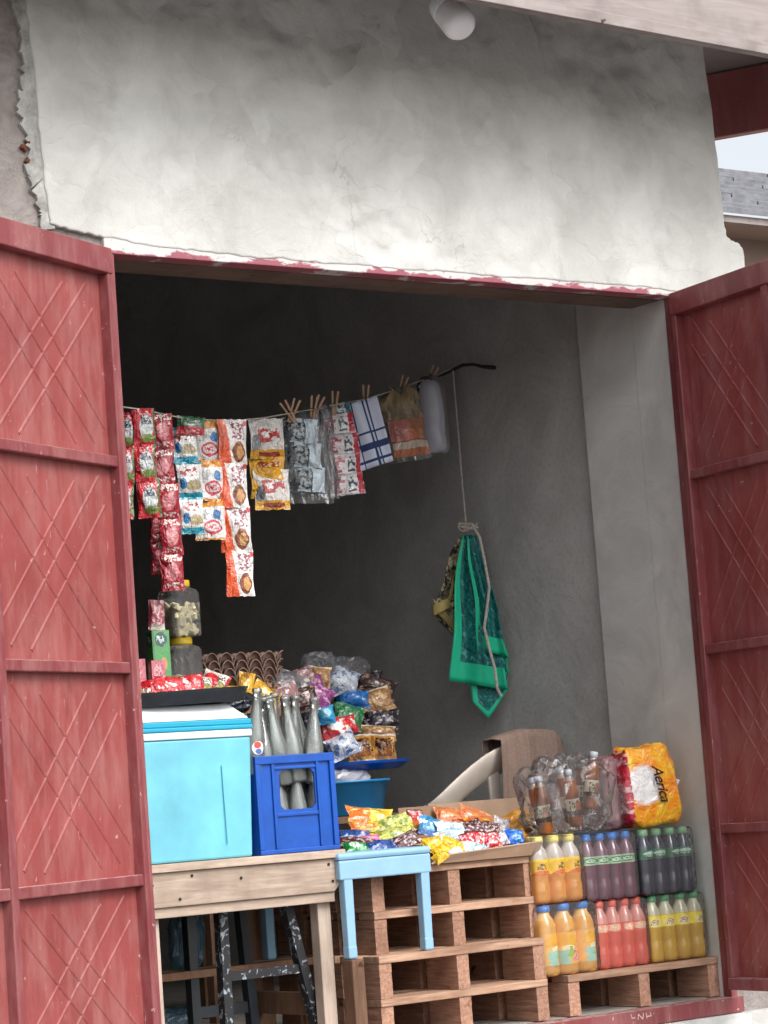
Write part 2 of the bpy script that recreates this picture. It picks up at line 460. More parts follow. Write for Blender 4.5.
def pouch(wd, ht, th, seed=0, nu=9, nv=11, hang=False, crimp=.07, wr=1.0):
    """a filled sachet facing -y, with flat crimped ends; origin in the middle, or at the top when it hangs"""
    rg = random.Random(seed)
    ph = [(rg.uniform(4, 11), rg.uniform(4, 11), rg.uniform(0, 6), rg.uniform(.3, 1)) for _ in range(4)]
    bend = rg.uniform(-.35, .35); tw = rg.uniform(-.25, .25)
    mb = MB()
    def fn(sgn):
        def g(u, v):
            c = 0 if v < crimp or v > 1-crimp else math.sin(PI*(v-crimp)/(1-2*crimp))**.55
            prof = th*.5*c*max(0, math.sin(PI*u))**.6
            nz = sum(a*math.sin(p*u+q*v+r) for p, q, r, a in ph)*.022*wr*min(wd, ht)
            edge = .02*math.sin(9*v+ph[0][2])*wr
            sx = 1-.07*c
            x = (u-.5)*wd*sx + edge*wd*.5
            z = (v-.5)*ht - (ht*.5 if hang else 0)
            y = -sgn*prof + nz + bend*.12*ht*math.sin(PI*v) + tw*(u-.5)*(v-.5)*.3*wd
            if v < .01 or v > .99: z += .012*ht*math.sin(28*u)*wr
            return (x, y, z)
        return g
    mb.grid(fn(1), nu, nv)
    n0 = len(mb.f)
    mb.grid(fn(-1), nu, nv)
    mb.f[n0:] = [tuple(reversed(q)) for q in mb.f[n0:]]
    return mb

def lump(sx, sy, sz, seed=0, n=14, amp=.12, sq=.6):
    """a crumpled bag: a superellipsoid with creases, resting on z=0"""
    rg = random.Random(seed)
    ph = [(Vector((rg.uniform(-1,1), rg.uniform(-1,1), rg.uniform(-1,1))).normalized()*rg.uniform(3, 9), rg.uniform(0, 6)) for _ in range(7)]
    mb = MB()
    sgn = lambda a, e: math.copysign(abs(a)**e, a)
    def g(u, v):
        a = 2*PI*u; b = PI*(v-.5)
        d = Vector((sgn(math.cos(a), sq)*sgn(math.cos(b), sq), sgn(math.sin(a), sq)*sgn(math.cos(b), sq), sgn(math.sin(b), sq)))
        k = 1+amp*sum(abs(math.sin(q.dot(d)+r))-.6 for q, r in ph)*.45
        p = d*k
        return (p.x*sx/2, p.y*sy/2, max(-1.0, p.z)*sz/2+sz/2)
    mb.grid(g, n*2, n)
    return mb

# ================================================================== SETTING
o = MB().box(-60, 60, -40, 60, -1.3, -.9).build('ground', M['dirt']); o['kind'] = 'structure'

SLOPE = .13
def roof_z(y): return 2.918 + SLOPE*(y+.45)

# ------------------------------------------------------------------ shop building
shop = thing('shop_building', 'small whitewashed shop with its wide maroon steel doors standing open', 'shop', world=True)
# wall behind the plaster: pieces around the opening
M['blockwork'] = M['old_render']
fw = MB()
fw.box(-1.9, -.004, 0, .17, -.9, roof_z(0)-.002)
fw.box(-.004, 1.951, 0, .17, 2.137, roof_z(0)-.002)
fw.box(1.951, 2.165, 0, .17, -.9, roof_z(0)-.002)
fw.box(-.004, 1.951, 0, .17, -.9, -.052)
fw.build('front_wall', M['old_render'], shop)
# white plaster skin with its ragged outline
rg = random.Random(3)
def jag(pts, n, amp):
    out = []
    for (a, b) in zip(pts[:-1], pts[1:]):
        for i in range(n):
            k = i/n
            out.append((a[0]+(b[0]-a[0])*k+rg.uniform(-amp, amp), a[1]+(b[1]-a[1])*k+rg.uniform(-amp, amp)))
    return out + [pts[-1]]
bottom = [(-.186, 2.165), (-.10, 2.150), (-.03, 2.142), (.05, 2.134), (.16, 2.124), (.27, 2.124), (.42, 2.118), (.55, 2.121), (.66, 2.116), (.8, 2.121),
          (.95, 2.117), (1.1, 2.122), (1.28, 2.118), (1.42, 2.122), (1.6, 2.120), (1.78, 2.122), (1.9, 2.118), (1.985, 2.115)]
right = [(1.985, 2.06), (2.268, 2.06), (2.272, 2.235), (2.268, 2.268), (2.252, 2.284), (2.222, 2.292), (2.205, 2.305), (2.198, 2.34), (2.195, 2.5), (2.187, 2.7), (2.176, 2.83), (2.17, 2.975)]
left = [(-.232, 2.975), (-.226, 2.85), (-.218, 2.75), (-.208, 2.6), (-.203, 2.45), (-.196, 2.32), (-.192, 2.22), (-.186, 2.165)]
out = jag(bottom, 6, .0025)[:-1] + [(1.985, 2.115)] + jag(right[1:], 4, .0022)[:-1] + jag(left, 5, .003)[:-1]
MB().prism(out, -.0175, .001).build('plaster', M['plaster'], shop, bevel=.006)
# grey broken strip between plaster and old render
fl = jag([(-.268, 2.975), (-.262, 2.8), (-.24, 2.66), (-.238, 2.55), (-.255, 2.45), (-.235, 2.37), (-.243, 2.3), (-.218, 2.22), (-.20, 2.15)], 9, .011)
MB().prism(fl + [(-.17, 2.155), (-.18, 2.3), (-.19, 2.6), (-.2, 2.975)], -.012, .0005).build('plaster_edge', M['flake'], shop)
# two brick-red crumbs where the render broke away
cr = MB()
for (x, z, s) in ((-.245, 2.36, .018), (-.236, 2.325, .014), (-.232, 2.375, .010)):
    cr.mbox(Matrix.Translation((x, -.006, z)) @ Euler((.3, .5, .8)).to_matrix().to_4x4(), s, .014, s*.6)
cr.build('exposed_brick', plain('brick_red', srgb(120, 70, 54), .95, .3, 60, .4), shop)
# steel frame of the opening
MB().box(-.03, 1.99, -.014, .045, 2.1, 2.165).build('lintel_frame', M['lintel'], shop, bevel=.002)
MB().box(.0, 1.949, .046, .175, 2.098, 2.136).build('lintel_board', M['lintelwood'], shop)
MB().box(-.035, -.001, -.012, .05, -.05, 2.099).build('door_jamb', M['maroon_rail'], shop, bevel=.002)
MB().box(1.9495, 1.975, -.012, .022, -.05, 2.099).build('door_jamb', M['maroon_rail'], shop, bevel=.002)
MB().box(-.04, 1.99, -.02, .05, -.050, -.004).build('sill_frame', M['maroon_rail'], shop, bevel=.002)
ch = MB()   # chalk marks on the sill
def stroke(pts):
    for a, b in zip(pts[:-1], pts[1:]):
        ch.bar((a[0], -.0205, a[1]), (b[0], -.0205, b[1]), .0016, .0025)
for pts in ([(1.475, -.022), (1.478, -.012)], [(1.545, -.012), (1.547, -.023), (1.56, -.023)], [(1.57, -.03), (1.572, -.014), (1.588, -.03), (1.592, -.013)],
            [(1.602, -.024), (1.622, -.024)], [(1.602, -.014), (1.604, -.03)], [(1.618, -.014), (1.62, -.022)]):
    stroke(pts)
ch.build('chalk_mark', plain('chalk', srgb(214, 190, 186), .9, .1, 50, 0), shop)
MB().box(-.6, 2.3, -.03, .0005, -.9, -.052).build('plinth', M['plaster'], shop)
# room
MB().box(1.951, 2.19, .171, .44, -.05, roof_z(.1)).build('pillar', M['cement_light'], shop, bevel=.008)
MB().box(1.9485, 1.9512, .0225, .1705, -.004, 2.097).build('door_reveal', M['cement_light'], shop)
MB().box(1.985, 2.16, .44, 3.9, -.05, roof_z(.44)).build('side_wall', M['cement'], shop)
MB().box(-1.55, -1.4, .171, 3.9, -.05, 3.0).build('side_wall', M['shade_dark'], shop)
MB().box(-1.55, 2.16, 3.9, 4.05, -.05, 3.6).build('back_wall', M['shade_dark'], shop)
MB().box(-1.4, 1.985, .171, 3.9, -.06, -.001).build('room_floor', M['floor'], shop)
MB().box(-.0, 1.949, .051, .1705, -.051, -.002).build('threshold', M['floor'], shop)
# mono-pitch roof sheet with fascia and maroon verge rafter
b = MB(); i0 = len(b.v)
for x in (-2.2, 3.7):
    for y, dz in ((-.47, 0), (4.4, 0), (4.4, .04), (-.47, .04)):
        b.v.append((x, y, roof_z(y)+dz))
b.f += [(0,1,2,3), (7,6,5,4), (0,4,5,1), (1,5,6,2), (2,6,7,3), (3,7,4,0)]
b.build('roof', M['roofsheet'], shop)
TL = Matrix.Translation((.75, 0, 0)) @ Euler((0, R(1.35), 0)).to_matrix().to_4x4()
MB().mbox(TL @ Matrix.Translation((0, -.4851, 2.862)), 5.9, .0298, .232).build('fascia_board', M['fascia'], shop, bevel=.004)
MB().mbox(TL @ Matrix.Translation((0, -.5032, 2.763)), 5.9, .006, .034).build('fascia_batten', M['fascia'], shop, bevel=.002)
b = MB(); p = (2.80, -.46, roof_z(-.46)-.118); q = (2.80, 4.2, roof_z(4.2)-.118)
b.bar(p, q, .05, .222); b.build('verge_rafter', M['maroon_dark'], shop, bevel=.004)

# ------------------------------------------------------------------ door leaves
def door_leaf(x, ang, f, cols, zs, label):
    """hinged at (x, 0); local +x runs away from the hinge, the visible inner face looks along f*y"""
    lf = MB()
    for z in (.3, 1.05, 1.8):
        lf.lathe([(.011, -.05), (.011, .05)], 10, (0, 0, z))
    leaf = lf.build('door_leaf', M['maroon_rail'], shop)
    leaf.location = (x, -.030, 0); leaf.rotation_euler = (0, 0, R(ang)); leaf['label'] = label
    W = cols[-1][1]+.035; D = .034
    def bx(name, x0, x1, z0, z1, mat, d=D, y=0):
        a, c = sorted((f*y, f*d))
        return MB().box(x0, x1, a, c, z0, z1).build(name, mat, leaf, bevel=.003)
    bx('rail', .012, W, 2.032, 2.1, M['maroon_rail'], D+.003)
    bx('rail', .012, W, .02, .055, M['maroon_rail'], D+.002)
    bx('stile', .012, cols[0][0], .055, 2.032, M['maroon_rail'])
    bx('stile', cols[-1][1], W, .055, 2.032, M['maroon_rail'])
    for (a, c) in zip(cols[:-1], cols[1:]):
        bx('stile', a[1], c[0], .055, 2.032, M['maroon_rail'], D-.002)
    edges = [.055]+zs+[2.032]
    for z in zs:
        for (a, c) in cols:
            bx('rail', a, c, z-.014, z+.014, M['maroon_rail'], D-.004)
    for (a, c) in cols:
        for i in range(len(edges)-1):
            z0 = edges[i]+(.014 if i else 0); z1 = edges[i+1]-(.014 if i < len(edges)-2 else 0)
            pn = MB(); y0, y1 = sorted((0, f*.004))
            pn.box(a, c, y0, y1, z0, z1)
            w_, h_ = c-a, z1-z0; mg = .012
            for s in (1, -1):
                for k in (-1, 0, 1):
                    # pressed ribs running corner to corner, cut off at the panel's edge
                    xa, za, xb, zb = .10*w_, .05*h_, .90*w_, .95*h_
                    dx = k*.17*w_
                    xa += dx; xb += dx
                    t0, t1 = 0, 1
                    for lim, sg in ((mg, 1), (w_-mg, -1)):
                        for tt in (0, 1): pass
                    def cut(tv): return xa+(xb-xa)*tv
                    if xa < mg: t0 = (mg-xa)/(xb-xa)
                    if xb > w_-mg: t1 = (w_-mg-xa)/(xb-xa)
                    t0 += .02*(k == 0); t1 -= .05*abs(k)
                    P = []
                    for tv in (t0, t1):
                        xx = cut(tv); zz = za+(zb-za)*tv
                        if s < 0: xx = w_-xx
                        P.append((a+xx, f*-.0014, z0+zz))
                    pn.tube(P, .0080, 10)
            pn.build('panel', M['maroon'], leaf)
    return leaf
ZS = [.49, 1.02, 1.545]
door_leaf(-.046, 207, 1, [(.034, .575), (.605, .94)], ZS, 'maroon steel door leaf swung wide open against the front')
door_leaf(1.952, 263, -1, [(.034, .45), (.48, .94)], ZS, 'maroon steel door leaf standing open at a right angle in shade')

# ------------------------------------------------------------------ house behind
hs_ = thing('house', 'pale brown house with a grey shingle roof beyond the shop', 'house', (13, 10, -.9), world=True)
M['housewall'] = plain('house_wall', srgb(150, 128, 116), .9, .08, 1.5, .1, False)
M['shingle'] = plain('shingle', srgb(116, 117, 122), .9, .3, 9, .5)
MB().box(8, 24, 10.2, 16, -.9, 5.30).build('wall', M['housewall'], hs_)
MB().box(7.7, 24.3, 9.66, 9.74, 5.26, 5.32).build('fascia_board', M['fascia'], hs_)
MB().box(7.7, 24.3, 9.74, 10.2, 5.28, 5.305).build('soffit', M['housewall'], hs_)
N = 10
for i in range(N):
    y0 = 9.62+(12.1-9.62)*i/N; y1 = 9.62+(12.1-9.62)*(i+1)/N+.08
    z0 = 5.32+(6.50-5.32)*i/N; z1 = 5.32+(6.50-5.32)*(i+1)/N+.03
    b = MB(); x = 7.6; k = 0
    while x < 24.2:
        wd = .9+.25*((i*7+k*5) % 4)/4; jz = .012*((i*3+k*7) % 5)/5
        b.v += [(x, y0, z0+jz), (x+wd-.02, y0, z0+jz), (x+wd-.02, y1, z1), (x, y1, z1), (x, y0, z0+.05+jz), (x+wd-.02, y0, z0+.05+jz), (x+wd-.02, y1, z1+.02), (x, y1, z1+.02)]
        n = len(b.v)-8
        for qd in ((0,3,2,1), (4,5,6,7), (0,1,5,4), (1,2,6,5), (2,3,7,6), (3,0,4,7)): b.f.append(tuple(n+j for j in qd))
        x += wd; k += 1
    b.build('shingle_course', M['shingle'], hs_)

# ------------------------------------------------------------------ light bulb under the eave
bl = thing('light_bulb', 'white frosted lamp bulb hanging from its holder under the eave', 'light bulb', (.950, -.30, 2.775), (R(-40), R(4), 0))
M['bulb'] = plain('frosted_bulb', srgb(250, 252, 255), .3, .02, 20, 0)
MB().lathe([(.0, -.078), (.026, -.0765), (.039, -.070), (.046, -.058), (.047, -.04), (.047, .0), (.044, .01)], 24).build('diffuser', M['bulb'], bl, smooth=True)
MB().lathe([(.046, .0101), (.049, .012), (.046, .05), (.03, .075), (.022, .1)], 24).build('base', M['white'], bl, smooth=True)
MB().tube([(0, 0, .1), (.01, .01, .135), (.03, .03, .16)], .007, 8).build('cable', M['wire'], bl)

# ================================================================== PALLETS
def pallet_parts(root, W=.58, D=.49, nb=5):
    """deck boards on nine blocks; local origin at the front left corner of the base"""
    mb_deck = MB().box(0, W, 0, .075, .094, .114)
    first = mb_deck.build('deck_board', M['pallet'], root, bevel=.002)
    for i in range(1, nb):
        c = link_copy(first, root); c.location = (random.uniform(-.006, .006), i*(D-.075)/(nb-1), 0); c.scale = (random.uniform(.985, 1.012), 1, 1)
    blk = None
    for xx in (0, (W-.043)/2, W-.043):
        for yy in (.004, (D-.14)/2, D-.144):
            if blk is None:
                g = MB(); h = .0936   # pressed-wood block, a little uneven in its layers
                for k in range(4):
                    e = .0015*((k*7) % 3)
                    g.box(.001+e*.1, .042-e*.1, e*.2, .14-e*.2, h*k/4, h*(k+1)/4-.0003)
                blk = g.build('block', M['block'], root); blk.location = (xx, yy, 0)
            else:
                c = link_copy(blk, root); c.location = (xx+random.uniform(-.003, .003), yy, 0)
p0 = thing('wooden_pallet', 'lowest wooden pallet of the tall stack, standing on the shop floor', 'pallet', (.704, .022, 0), (0,0,R(0)), 'wooden pallets')
pallet_parts(p0)
STK = [('second wooden pallet from the bottom of the tall stack', (.704, .018, .1148), .6),
       ('third wooden pallet from the bottom of the tall stack', (.745, .082, .2296), -.4),
       ('topmost wooden pallet of the tall stack, carrying the sweets', (.742, .08, .3444), .5)]
for lb, lc, a in STK:
    c = copy_tree(p0); c.location = lc; c.rotation_euler = (0, 0, R(a)); c['label'] = lb
c = copy_tree(p0); c.location = (1.366, .03, .0); c['label'] = 'single low wooden pallet under the packs of soft drinks'
TOP = .4586

# ================================================================== DRINKS
def liquid(name, col, clear, fill, cloudy=.25):
    t = NT(name)
    tc = t.node('ShaderNodeTexCoord'); sp = t.node('ShaderNodeSeparateXYZ'); t.L(tc.outputs['Object'], sp.inputs[0])
    t.set(t.mix(t.math('GREATER_THAN', sp.outputs[2], fill), col, clear), .12, Specular_IOR_Level=.6, Coat_Weight=.9, Coat_Roughness=.05)
    tl = t.node('ShaderNodeBsdfTranslucent'); t.L(t.p.inputs['Base Color'].links[0].from_socket, tl.inputs[0])
    mx = t.node('ShaderNodeMixShader'); mx.inputs[0].default_value = cloudy
    t.L(t.p.outputs[0], mx.inputs[1]); t.L(tl.outputs[0], mx.inputs[2]); t.L(mx.outputs[0], t.out.inputs['Surface']); return t.m
def bottle_master(r, h, liq, capm, labm, shape, lab):
    k = h/.2
    if shape == 'soda':
        pr = [(r*.72, 0), (r*.95, .006*k), (r, .016*k), (r, .05*k), (r*.93, .062*k), (r*.93, .072*k), (r, .084*k), (r, .134*k), (r*.95, .147*k), (r*.78, .160*k), (r*.55, .171*k), (r*.50, .178*k), (r*.50, .186*k)]
    else:
        pr = [(r*.8, 0), (r*.97, .005*k), (r, .014*k), (r*.98, .05*k), (r, .09*k), (r, .124*k), (r*.95, .142*k), (r*.8, .158*k), (r*.55, .172*k), (r*.48, .186*k)]
    body = MB().lathe(pr, 18).mesh('bottle', liq, True)
    cap = MB().lathe([(r*.52, .1805*k), (r*.6, .182*k), (r*.6, .199*k), (r*.52, .2015*k), (0, .202*k)], 14).mesh('cap', capm, True)
    lb = None
    if lab:
        z0, z1 = lab
        g = MB()
        g.grid(lambda u, v: (r*1.018*math.sin(2*PI*u), -r*1.018*math.cos(2*PI*u), (z0+(z1-z0)*v)*k), 18, 1)
        # u=.5 of the print faces the front
        for kx in list(g.uv): g.uv[kx] = ((g.uv[kx][0]+.5) % 1.0, g.uv[kx][1])
        lb = g.mesh('label', labm, True)
    return body, cap, lb
def mesh_obj(name, me, parent, loc=(0,0,0), rot=(0,0,0)):
    o = bpy.data.objects.new(name, me); COL.objects.link(o); o.parent = parent; o.location = loc; o.rotation_euler = rot; return o
def pack(label, x0, x1, y0, z, nx, ny, h, master, lean=0):
    r = (x1-x0)/nx/2
    t = thing('drink_pack', label, 'drinks pack', ((x0+x1)/2, y0+ny*r, z), (0, 0, R(lean)), 'shrink-wrapped packs of soft drinks')
    rr = random.Random(label)
    for j in range(ny):
        for i in range(nx):
            a = rr.uniform(-.5, .5)
            bo = mesh_obj('bottle', master[0], t, ((i+.5+(.46 if j % 2 and i < nx-1 else 0))*2*r-(x1-x0)/2, (j+.5)*1.8*r-ny*r*.95, 0), (rr.uniform(-.012, .012), rr.uniform(-.015, .015), a))
            mesh_obj('cap', master[1], bo)
            if master[2]: mesh_obj('label', master[2], bo)
    lump((x1-x0)*1.02, ny*2*r*1.02, h*.985, seed=len(label), n=16, amp=.012, sq=.16).build('shrink_wrap', M['wrap'], t, smooth=True)
    return t
capY = plain('yellow_cap', srgb(236, 222, 120), .4, .05, 30, 0); capB = plain('blue_cap', srgb(56, 120, 200), .4, .05, 30, 0)
capG = plain('green_cap', srgb(60, 150, 96), .4, .05, 30, 0); capPG = plain('pale_green_cap', srgb(120, 176, 130), .4, .05, 30, 0)
capR = plain('red_cap', srgb(226, 90, 70), .4, .05, 30, 0)
PALE = srgb(206, 196, 190)
mj = bottle_master(.0355, .2, liquid('juice', srgb(255, 192, 84), srgb(252, 208, 136), .158, .35), capB,
    printed('juice_label', srgb(242, 184, 96), [('ell', .5, .72, .16, .26, srgb(240, 176, 20)), ('ell', .5, .5, .10, .10, srgb(250, 226, 180)), ('rect', .36, .5, 0, .45, srgb(160, 206, 186)), ('rect', .5, .56, .2, .55, srgb(150, 190, 60)), ('scrib', .55, .75, .1, .4, 40, 8, srgb(206, 100, 160))], .35, .05), 'juice', (.03, .12))
mo = bottle_master(.030, .19, liquid('orange_drink', srgb(255, 178, 70), srgb(232, 224, 216), .126, .35), capY,
    printed('orange_label', srgb(252, 218, 40), [('v', 0, .03, srgb(230, 120, 20)), ('ell', .45, .45, .2, .45, srgb(244, 190, 0)), ('ell', .5, .0, .2, .3, srgb(226, 110, 20)), ('scrib', .40, .55, .35, .75, 60, 4, srgb(70, 50, 20)), ('ell', .72, .6, .12, .3, srgb(206, 214, 70))], .35, .05), 'soda', (.086, .134))
mp = bottle_master(.0255, .19, liquid('purple_drink', srgb(124, 76, 94), srgb(140, 100, 116), .128, .25), capB,
    printed('purple_label', srgb(176, 206, 166), [('ell', .5, .5, .16, .36, srgb(60, 140, 84)), ('scrib', .38, .62, .3, .7, 40, 6, srgb(226, 236, 220)), ('ell', .8, .5, .1, .4, srgb(90, 160, 110))], .35, .05), 'soda', (.108, .134))
mr = bottle_master(.0255, .195, liquid('red_drink', srgb(255, 112, 84), srgb(250, 180, 166), .13, .35), capR,
    printed('red_label', srgb(228, 104, 84), [('ell', .5, .5, .16, .4, srgb(240, 170, 120)), ('scrib', .36, .64, .2, .8, 40, 5, srgb(250, 220, 200))], .35, .05), 'soda', (.105, .134))
md = bottle_master(.0262, .19, liquid('dark_drink', srgb(34, 40, 62), srgb(60, 70, 84), .128, .15), capPG,
    printed('dark_label', srgb(30, 104, 72), [('ell', .5, .55, .14, .3, srgb(180, 214, 190)), ('scrib', .3, .7, .1, .5, 40, 6, srgb(20, 60, 50))], .35, .05), 'soda', (.110, .140))
my = bottle_master(.0272, .195, liquid('yellow_drink', srgb(236, 188, 24), srgb(230, 228, 196), .138, .3), capG,
    printed('yellow_label', srgb(252, 232, 40), [('ell', .5, .45, .13, .35, srgb(250, 240, 170)), ('scrib', .42, .58, .2, .7, 60, 5, srgb(180, 120, 110)), ('v', 0, .06, srgb(200, 170, 20))], .35, .05), 'soda', (.104, .140))
DZ = .1145
pack('lower pack of cloudy orange juice bottles with blue caps', 1.298, 1.511, .045, DZ, 3, 2, .205, mj, 1)
pack('upper pack of orange drink bottles with yellow caps and labels', 1.303, 1.484, .055, .318, 3, 2, .193, mo, 0)
pack('pack of red soft drink bottles under the purple ones', 1.514, 1.712, .055, DZ, 4, 2, .198, mr)
pack('pack of purple soft drink bottles with blue caps', 1.488, 1.688, .055, .312, 4, 2, .192, mp)
pack('pack of yellow soft drink bottles with green caps', 1.716, 1.934, .05, DZ, 4, 2, .198, my)
pack('pack of dark soft drink bottles above the yellow ones', 1.702, 1.912, .05, .312, 4, 2, .194, md)

# clear bag of small brown bottles on top of the orange and purple packs
bg_ = thing('plastic_bag', 'clear plastic bag of small brown bottles on the orange drinks', 'bag of bottles', (1.492, .13, .512))
amber = liquid('brown_spirit', srgb(176, 100, 40), srgb(206, 186, 168), .135, .35)
mm = bottle_master(.021, .165, amber, plain('silver_cap', srgb(190, 196, 206), .3, .1, 30, 0), printed('spirit_label', srgb(236, 228, 206), [('v', .0, .3, srgb(60, 40, 30)), ('rect', .42, .58, .3, .8, srgb(200, 60, 50)), ('scrib', .3, .7, .3, .9, 30, 6, srgb(120, 110, 60))], .4, .05), 'juice', (.04, .10))
for (x, y, z, rx, ry) in ((-.105, -.03, .004, .05, -.10), (-.065, .02, .004, 0, -.22), (.005, -.035, .02, .1, -.2), (.03, .01, .03, 0, -.25), (.065, -.03, .065, .1, .12), (.075, .02, .05, 0, .2)):
    bo = mesh_obj('bottle', mm[0], bg_, (x, y, z), (rx, ry, .4*x*10)); mesh_obj('cap', mm[1], bo); mesh_obj('label', mm[2], bo)
lump(.27, .17, .215, 5, 20, .2, .6).build('bag', M['bagfilm'], bg_, smooth=False)
k_ = MB().grid(lambda u, v: (.085+.10*u, -.075-.01*math.sin(6*u+4*v), .02+.09*v+.03*u), 6, 6); k_.build('loose_corner', M['film'], bg_)

# orange printed bale
t = NT('bale_print'); tc = t.node('ShaderNodeTexCoord'); sp = t.node('ShaderNodeSeparateXYZ'); t.L(tc.outputs['Object'], sp.inputs[0])
c = t.coord(); n1 = t.noise(c, 14, 4, .6, 1); n2 = t.noise(t.coord(scale=(1, 1, 2)), 32, 3)
x, z = sp.outputs[0], sp.outputs[2]
col = t.ramp(n1, [(.3, srgb(238, 112, 24)), (.48, srgb(248, 160, 30)), (.65, srgb(252, 206, 50))])
dx = t.math('DIVIDE', t.math('ADD', x, .03), .052); dz = t.math('DIVIDE', t.math('SUBTRACT', z, .125), .06)
rad = t.math('ADD', t.math('ADD', t.math('MULTIPLY', dx, dx), t.math('MULTIPLY', dz, dz)), t.math('MULTIPLY', t.math('SUBTRACT', n2, .5), 1.3))
col = t.mix(t.step(rad, 1.15, .75), col, srgb(240, 238, 236))
xr = t.math('ADD', x, t.math('MULTIPLY', t.math('SUBTRACT', n2, .5), .02))
col = t.mix(t.math('LESS_THAN', xr, -.072), col, t.ramp(n2, [(.5, srgb(196, 26, 52)), (.62, srgb(238, 200, 200))]))
t.set(col, .2, Specular_IOR_Level=.7, Coat_Weight=.8, Coat_Roughness=.06); t.bump(t.noise(c, 20, 4, .6, 1), .8, .02); M['bale'] = t.m
ab = thing('tissue_bale', 'orange plastic-wrapped bale with a red side and black script lettering', 'package', (1.805, .135, .512), (R(2), R(-3), R(-14)))
def bale(sx, sy, sz, seed, amp):
    g = lump(sx, sy, sz, seed, 18, amp, .34)
    for i, p in enumerate(g.v):
        k = 1-.16*(p[2]/sz); g.v[i] = (p[0]*k-.10*(p[2]/sz)*sx*.2, p[1]*k, p[2])
    return g
bale(.195, .15, .235, 8, .11).build('bale', M['bale'], ab, smooth=True)
g = bale(.17, .15, .215, 11, .08); g.v = [(x_-.055, y_+.05, z_) for x_, y_, z_ in g.v]
g.build('clear_side', M['filmpink'], ab)
MB().mbox(Matrix.Translation((.088, -.03, .12)) @ Euler((.3, .5, .2)).to_matrix().to_4x4(), .035, .004, .03).build('price_tag', M['white'], ab)
tx = bpy.data.curves.new('lettering', 'FONT'); tx.body = 'Aerica'; tx.size = .046; tx.shear = .45; tx.extrude = .0008; tx.offset = .0004; tx.align_x = 'CENTER'; tx.space_character = .92
tx.materials.append(plain('black_print', srgb(30, 24, 24), .4, 0, 10, 0))
to = bpy.data.objects.new('lettering', tx); COL.objects.link(to); to.parent = ab; to.location = (.004, -.083, .125); to.rotation_euler = (R(90), R(80), 0)
lm = bpy.data.meshes.new_from_object(to); lo = mesh_obj('lettering', lm, ab, tuple(to.location), tuple(to.rotation_euler)); bpy.data.objects.remove(to)

# ================================================================== TABLE, COOLER, CRATE
TT = .522
tb = thing('wooden_table', 'rough plank table carrying the cooler and the blue crate', 'table', (.3, .26, 0), world=True)
MB().box(-.03, .632, .035, .262, TT-.021, TT).build('tabletop', M['pine'], tb, bevel=.002)
MB().box(-.03, .628, .266, .50, TT-.021, TT-.001).build('tabletop', M['pine'], tb, bevel=.002)
MB().prism([(-.02, .412), (.595, .412), (.616, .432), (.618, .500), (-.02, .500)], .046, .068).build('apron', M['pine'], tb, bevel=.002)
MB().box(-.02, .60, .055, .075, .385, .4115).build('apron_batten', M['pine'], tb, bevel=.002)
MB().box(-.02, .60, .47, .49, .41, .500).build('apron', M['pine'], tb, bevel=.002)
for (x0, x1, y0, y1, mt) in ((.018, .062, .0765, .116, 'pine_z'), (.556, .598, .0765, .116, 'pine_z'), (.556, .598, .43, .4695, 'brown_z'), (.018, .062, .43, .4695, 'brown_z')):
    MB().box(x0, x1, y0, y1, 0, .4995).build('leg', M[mt], tb, bevel=.003)
MB().box(.566, .59, .1165, .4295, .085, .145).build('stretcher', M['brown_z'], tb, bevel=.002)
for (x, z) in ((.03, .47), (.15, .487), (.11, .43), (.30, .47), (.58, .485), (.59, .44)): MB().lathe([(.004, 0), (.004, .002)], 8, (0,0,0), Matrix.Translation((x, .0455, z)) @ Euler((R(90), 0, 0)).to_matrix().to_4x4()).build('nail_head', M['wire'], tb)

cl = thing('cool_box', 'turquoise plastic cool box with a white and turquoise lid', 'cool box', (.205, .2, TT), world=True)
b = MB(); X0, X1, Y0, Y1 = .034, .362, .06, .33; z0, z1 = TT+.001, .838
b.v += [(X0+.006, Y0+.004, z0), (X1-.008, Y0+.004, z0), (X1-.008, Y1-.004, z0), (X0+.006, Y1-.004, z0), (X0-.004, Y0-.004, z1), (X1+.004, Y0-.004, z1), (X1+.004, Y1, z1), (X0-.004, Y1, z1)]
b.f += [(0,3,2,1), (4,5,6,7), (0,1,5,4), (1,2,6,5), (2,3,7,6), (3,0,4,7)]
b.build('body', M['cyan'], cl, bevel=.006)
MB().bar((.274, .0575, .560), (.269, .0552, .765), .0022, .004).build('mould_seam', M['cyan'], cl)
MB().box(X0-.008, X1+.008, Y0-.008, Y1+.006, .8385, .858).build('lid_rim', M['white'], cl, bevel=.004)
MB().box(X0-.010, X1+.010, Y0-.010, Y1+.008, .8585, .870).build('lid_band', M['cyan2'], cl, bevel=.003)
MB().box(X0-.008, X1+.008, Y0-.008, Y1+.006, .8702, .885).build('lid_band', M['cyan2'], cl, bevel=.003)
b = MB()
b.v += [(X0-.006, Y0-.006, .8855), (X1+.006, Y0-.006, .8855), (X1+.006, Y1+.004, .8855), (X0-.006, Y1+.004, .8855), (X0+.02, Y0+.035, .929), (X1-.035, Y0+.035, .929), (X1-.035, Y1-.03, .929), (X0+.02, Y1-.03, .929)]
b.f += [(0,3,2,1), (4,5,6,7), (0,1,5,4), (1,2,6,5), (2,3,7,6), (3,0,4,7)]
b.build('lid', M['white'], cl, bevel=.006)

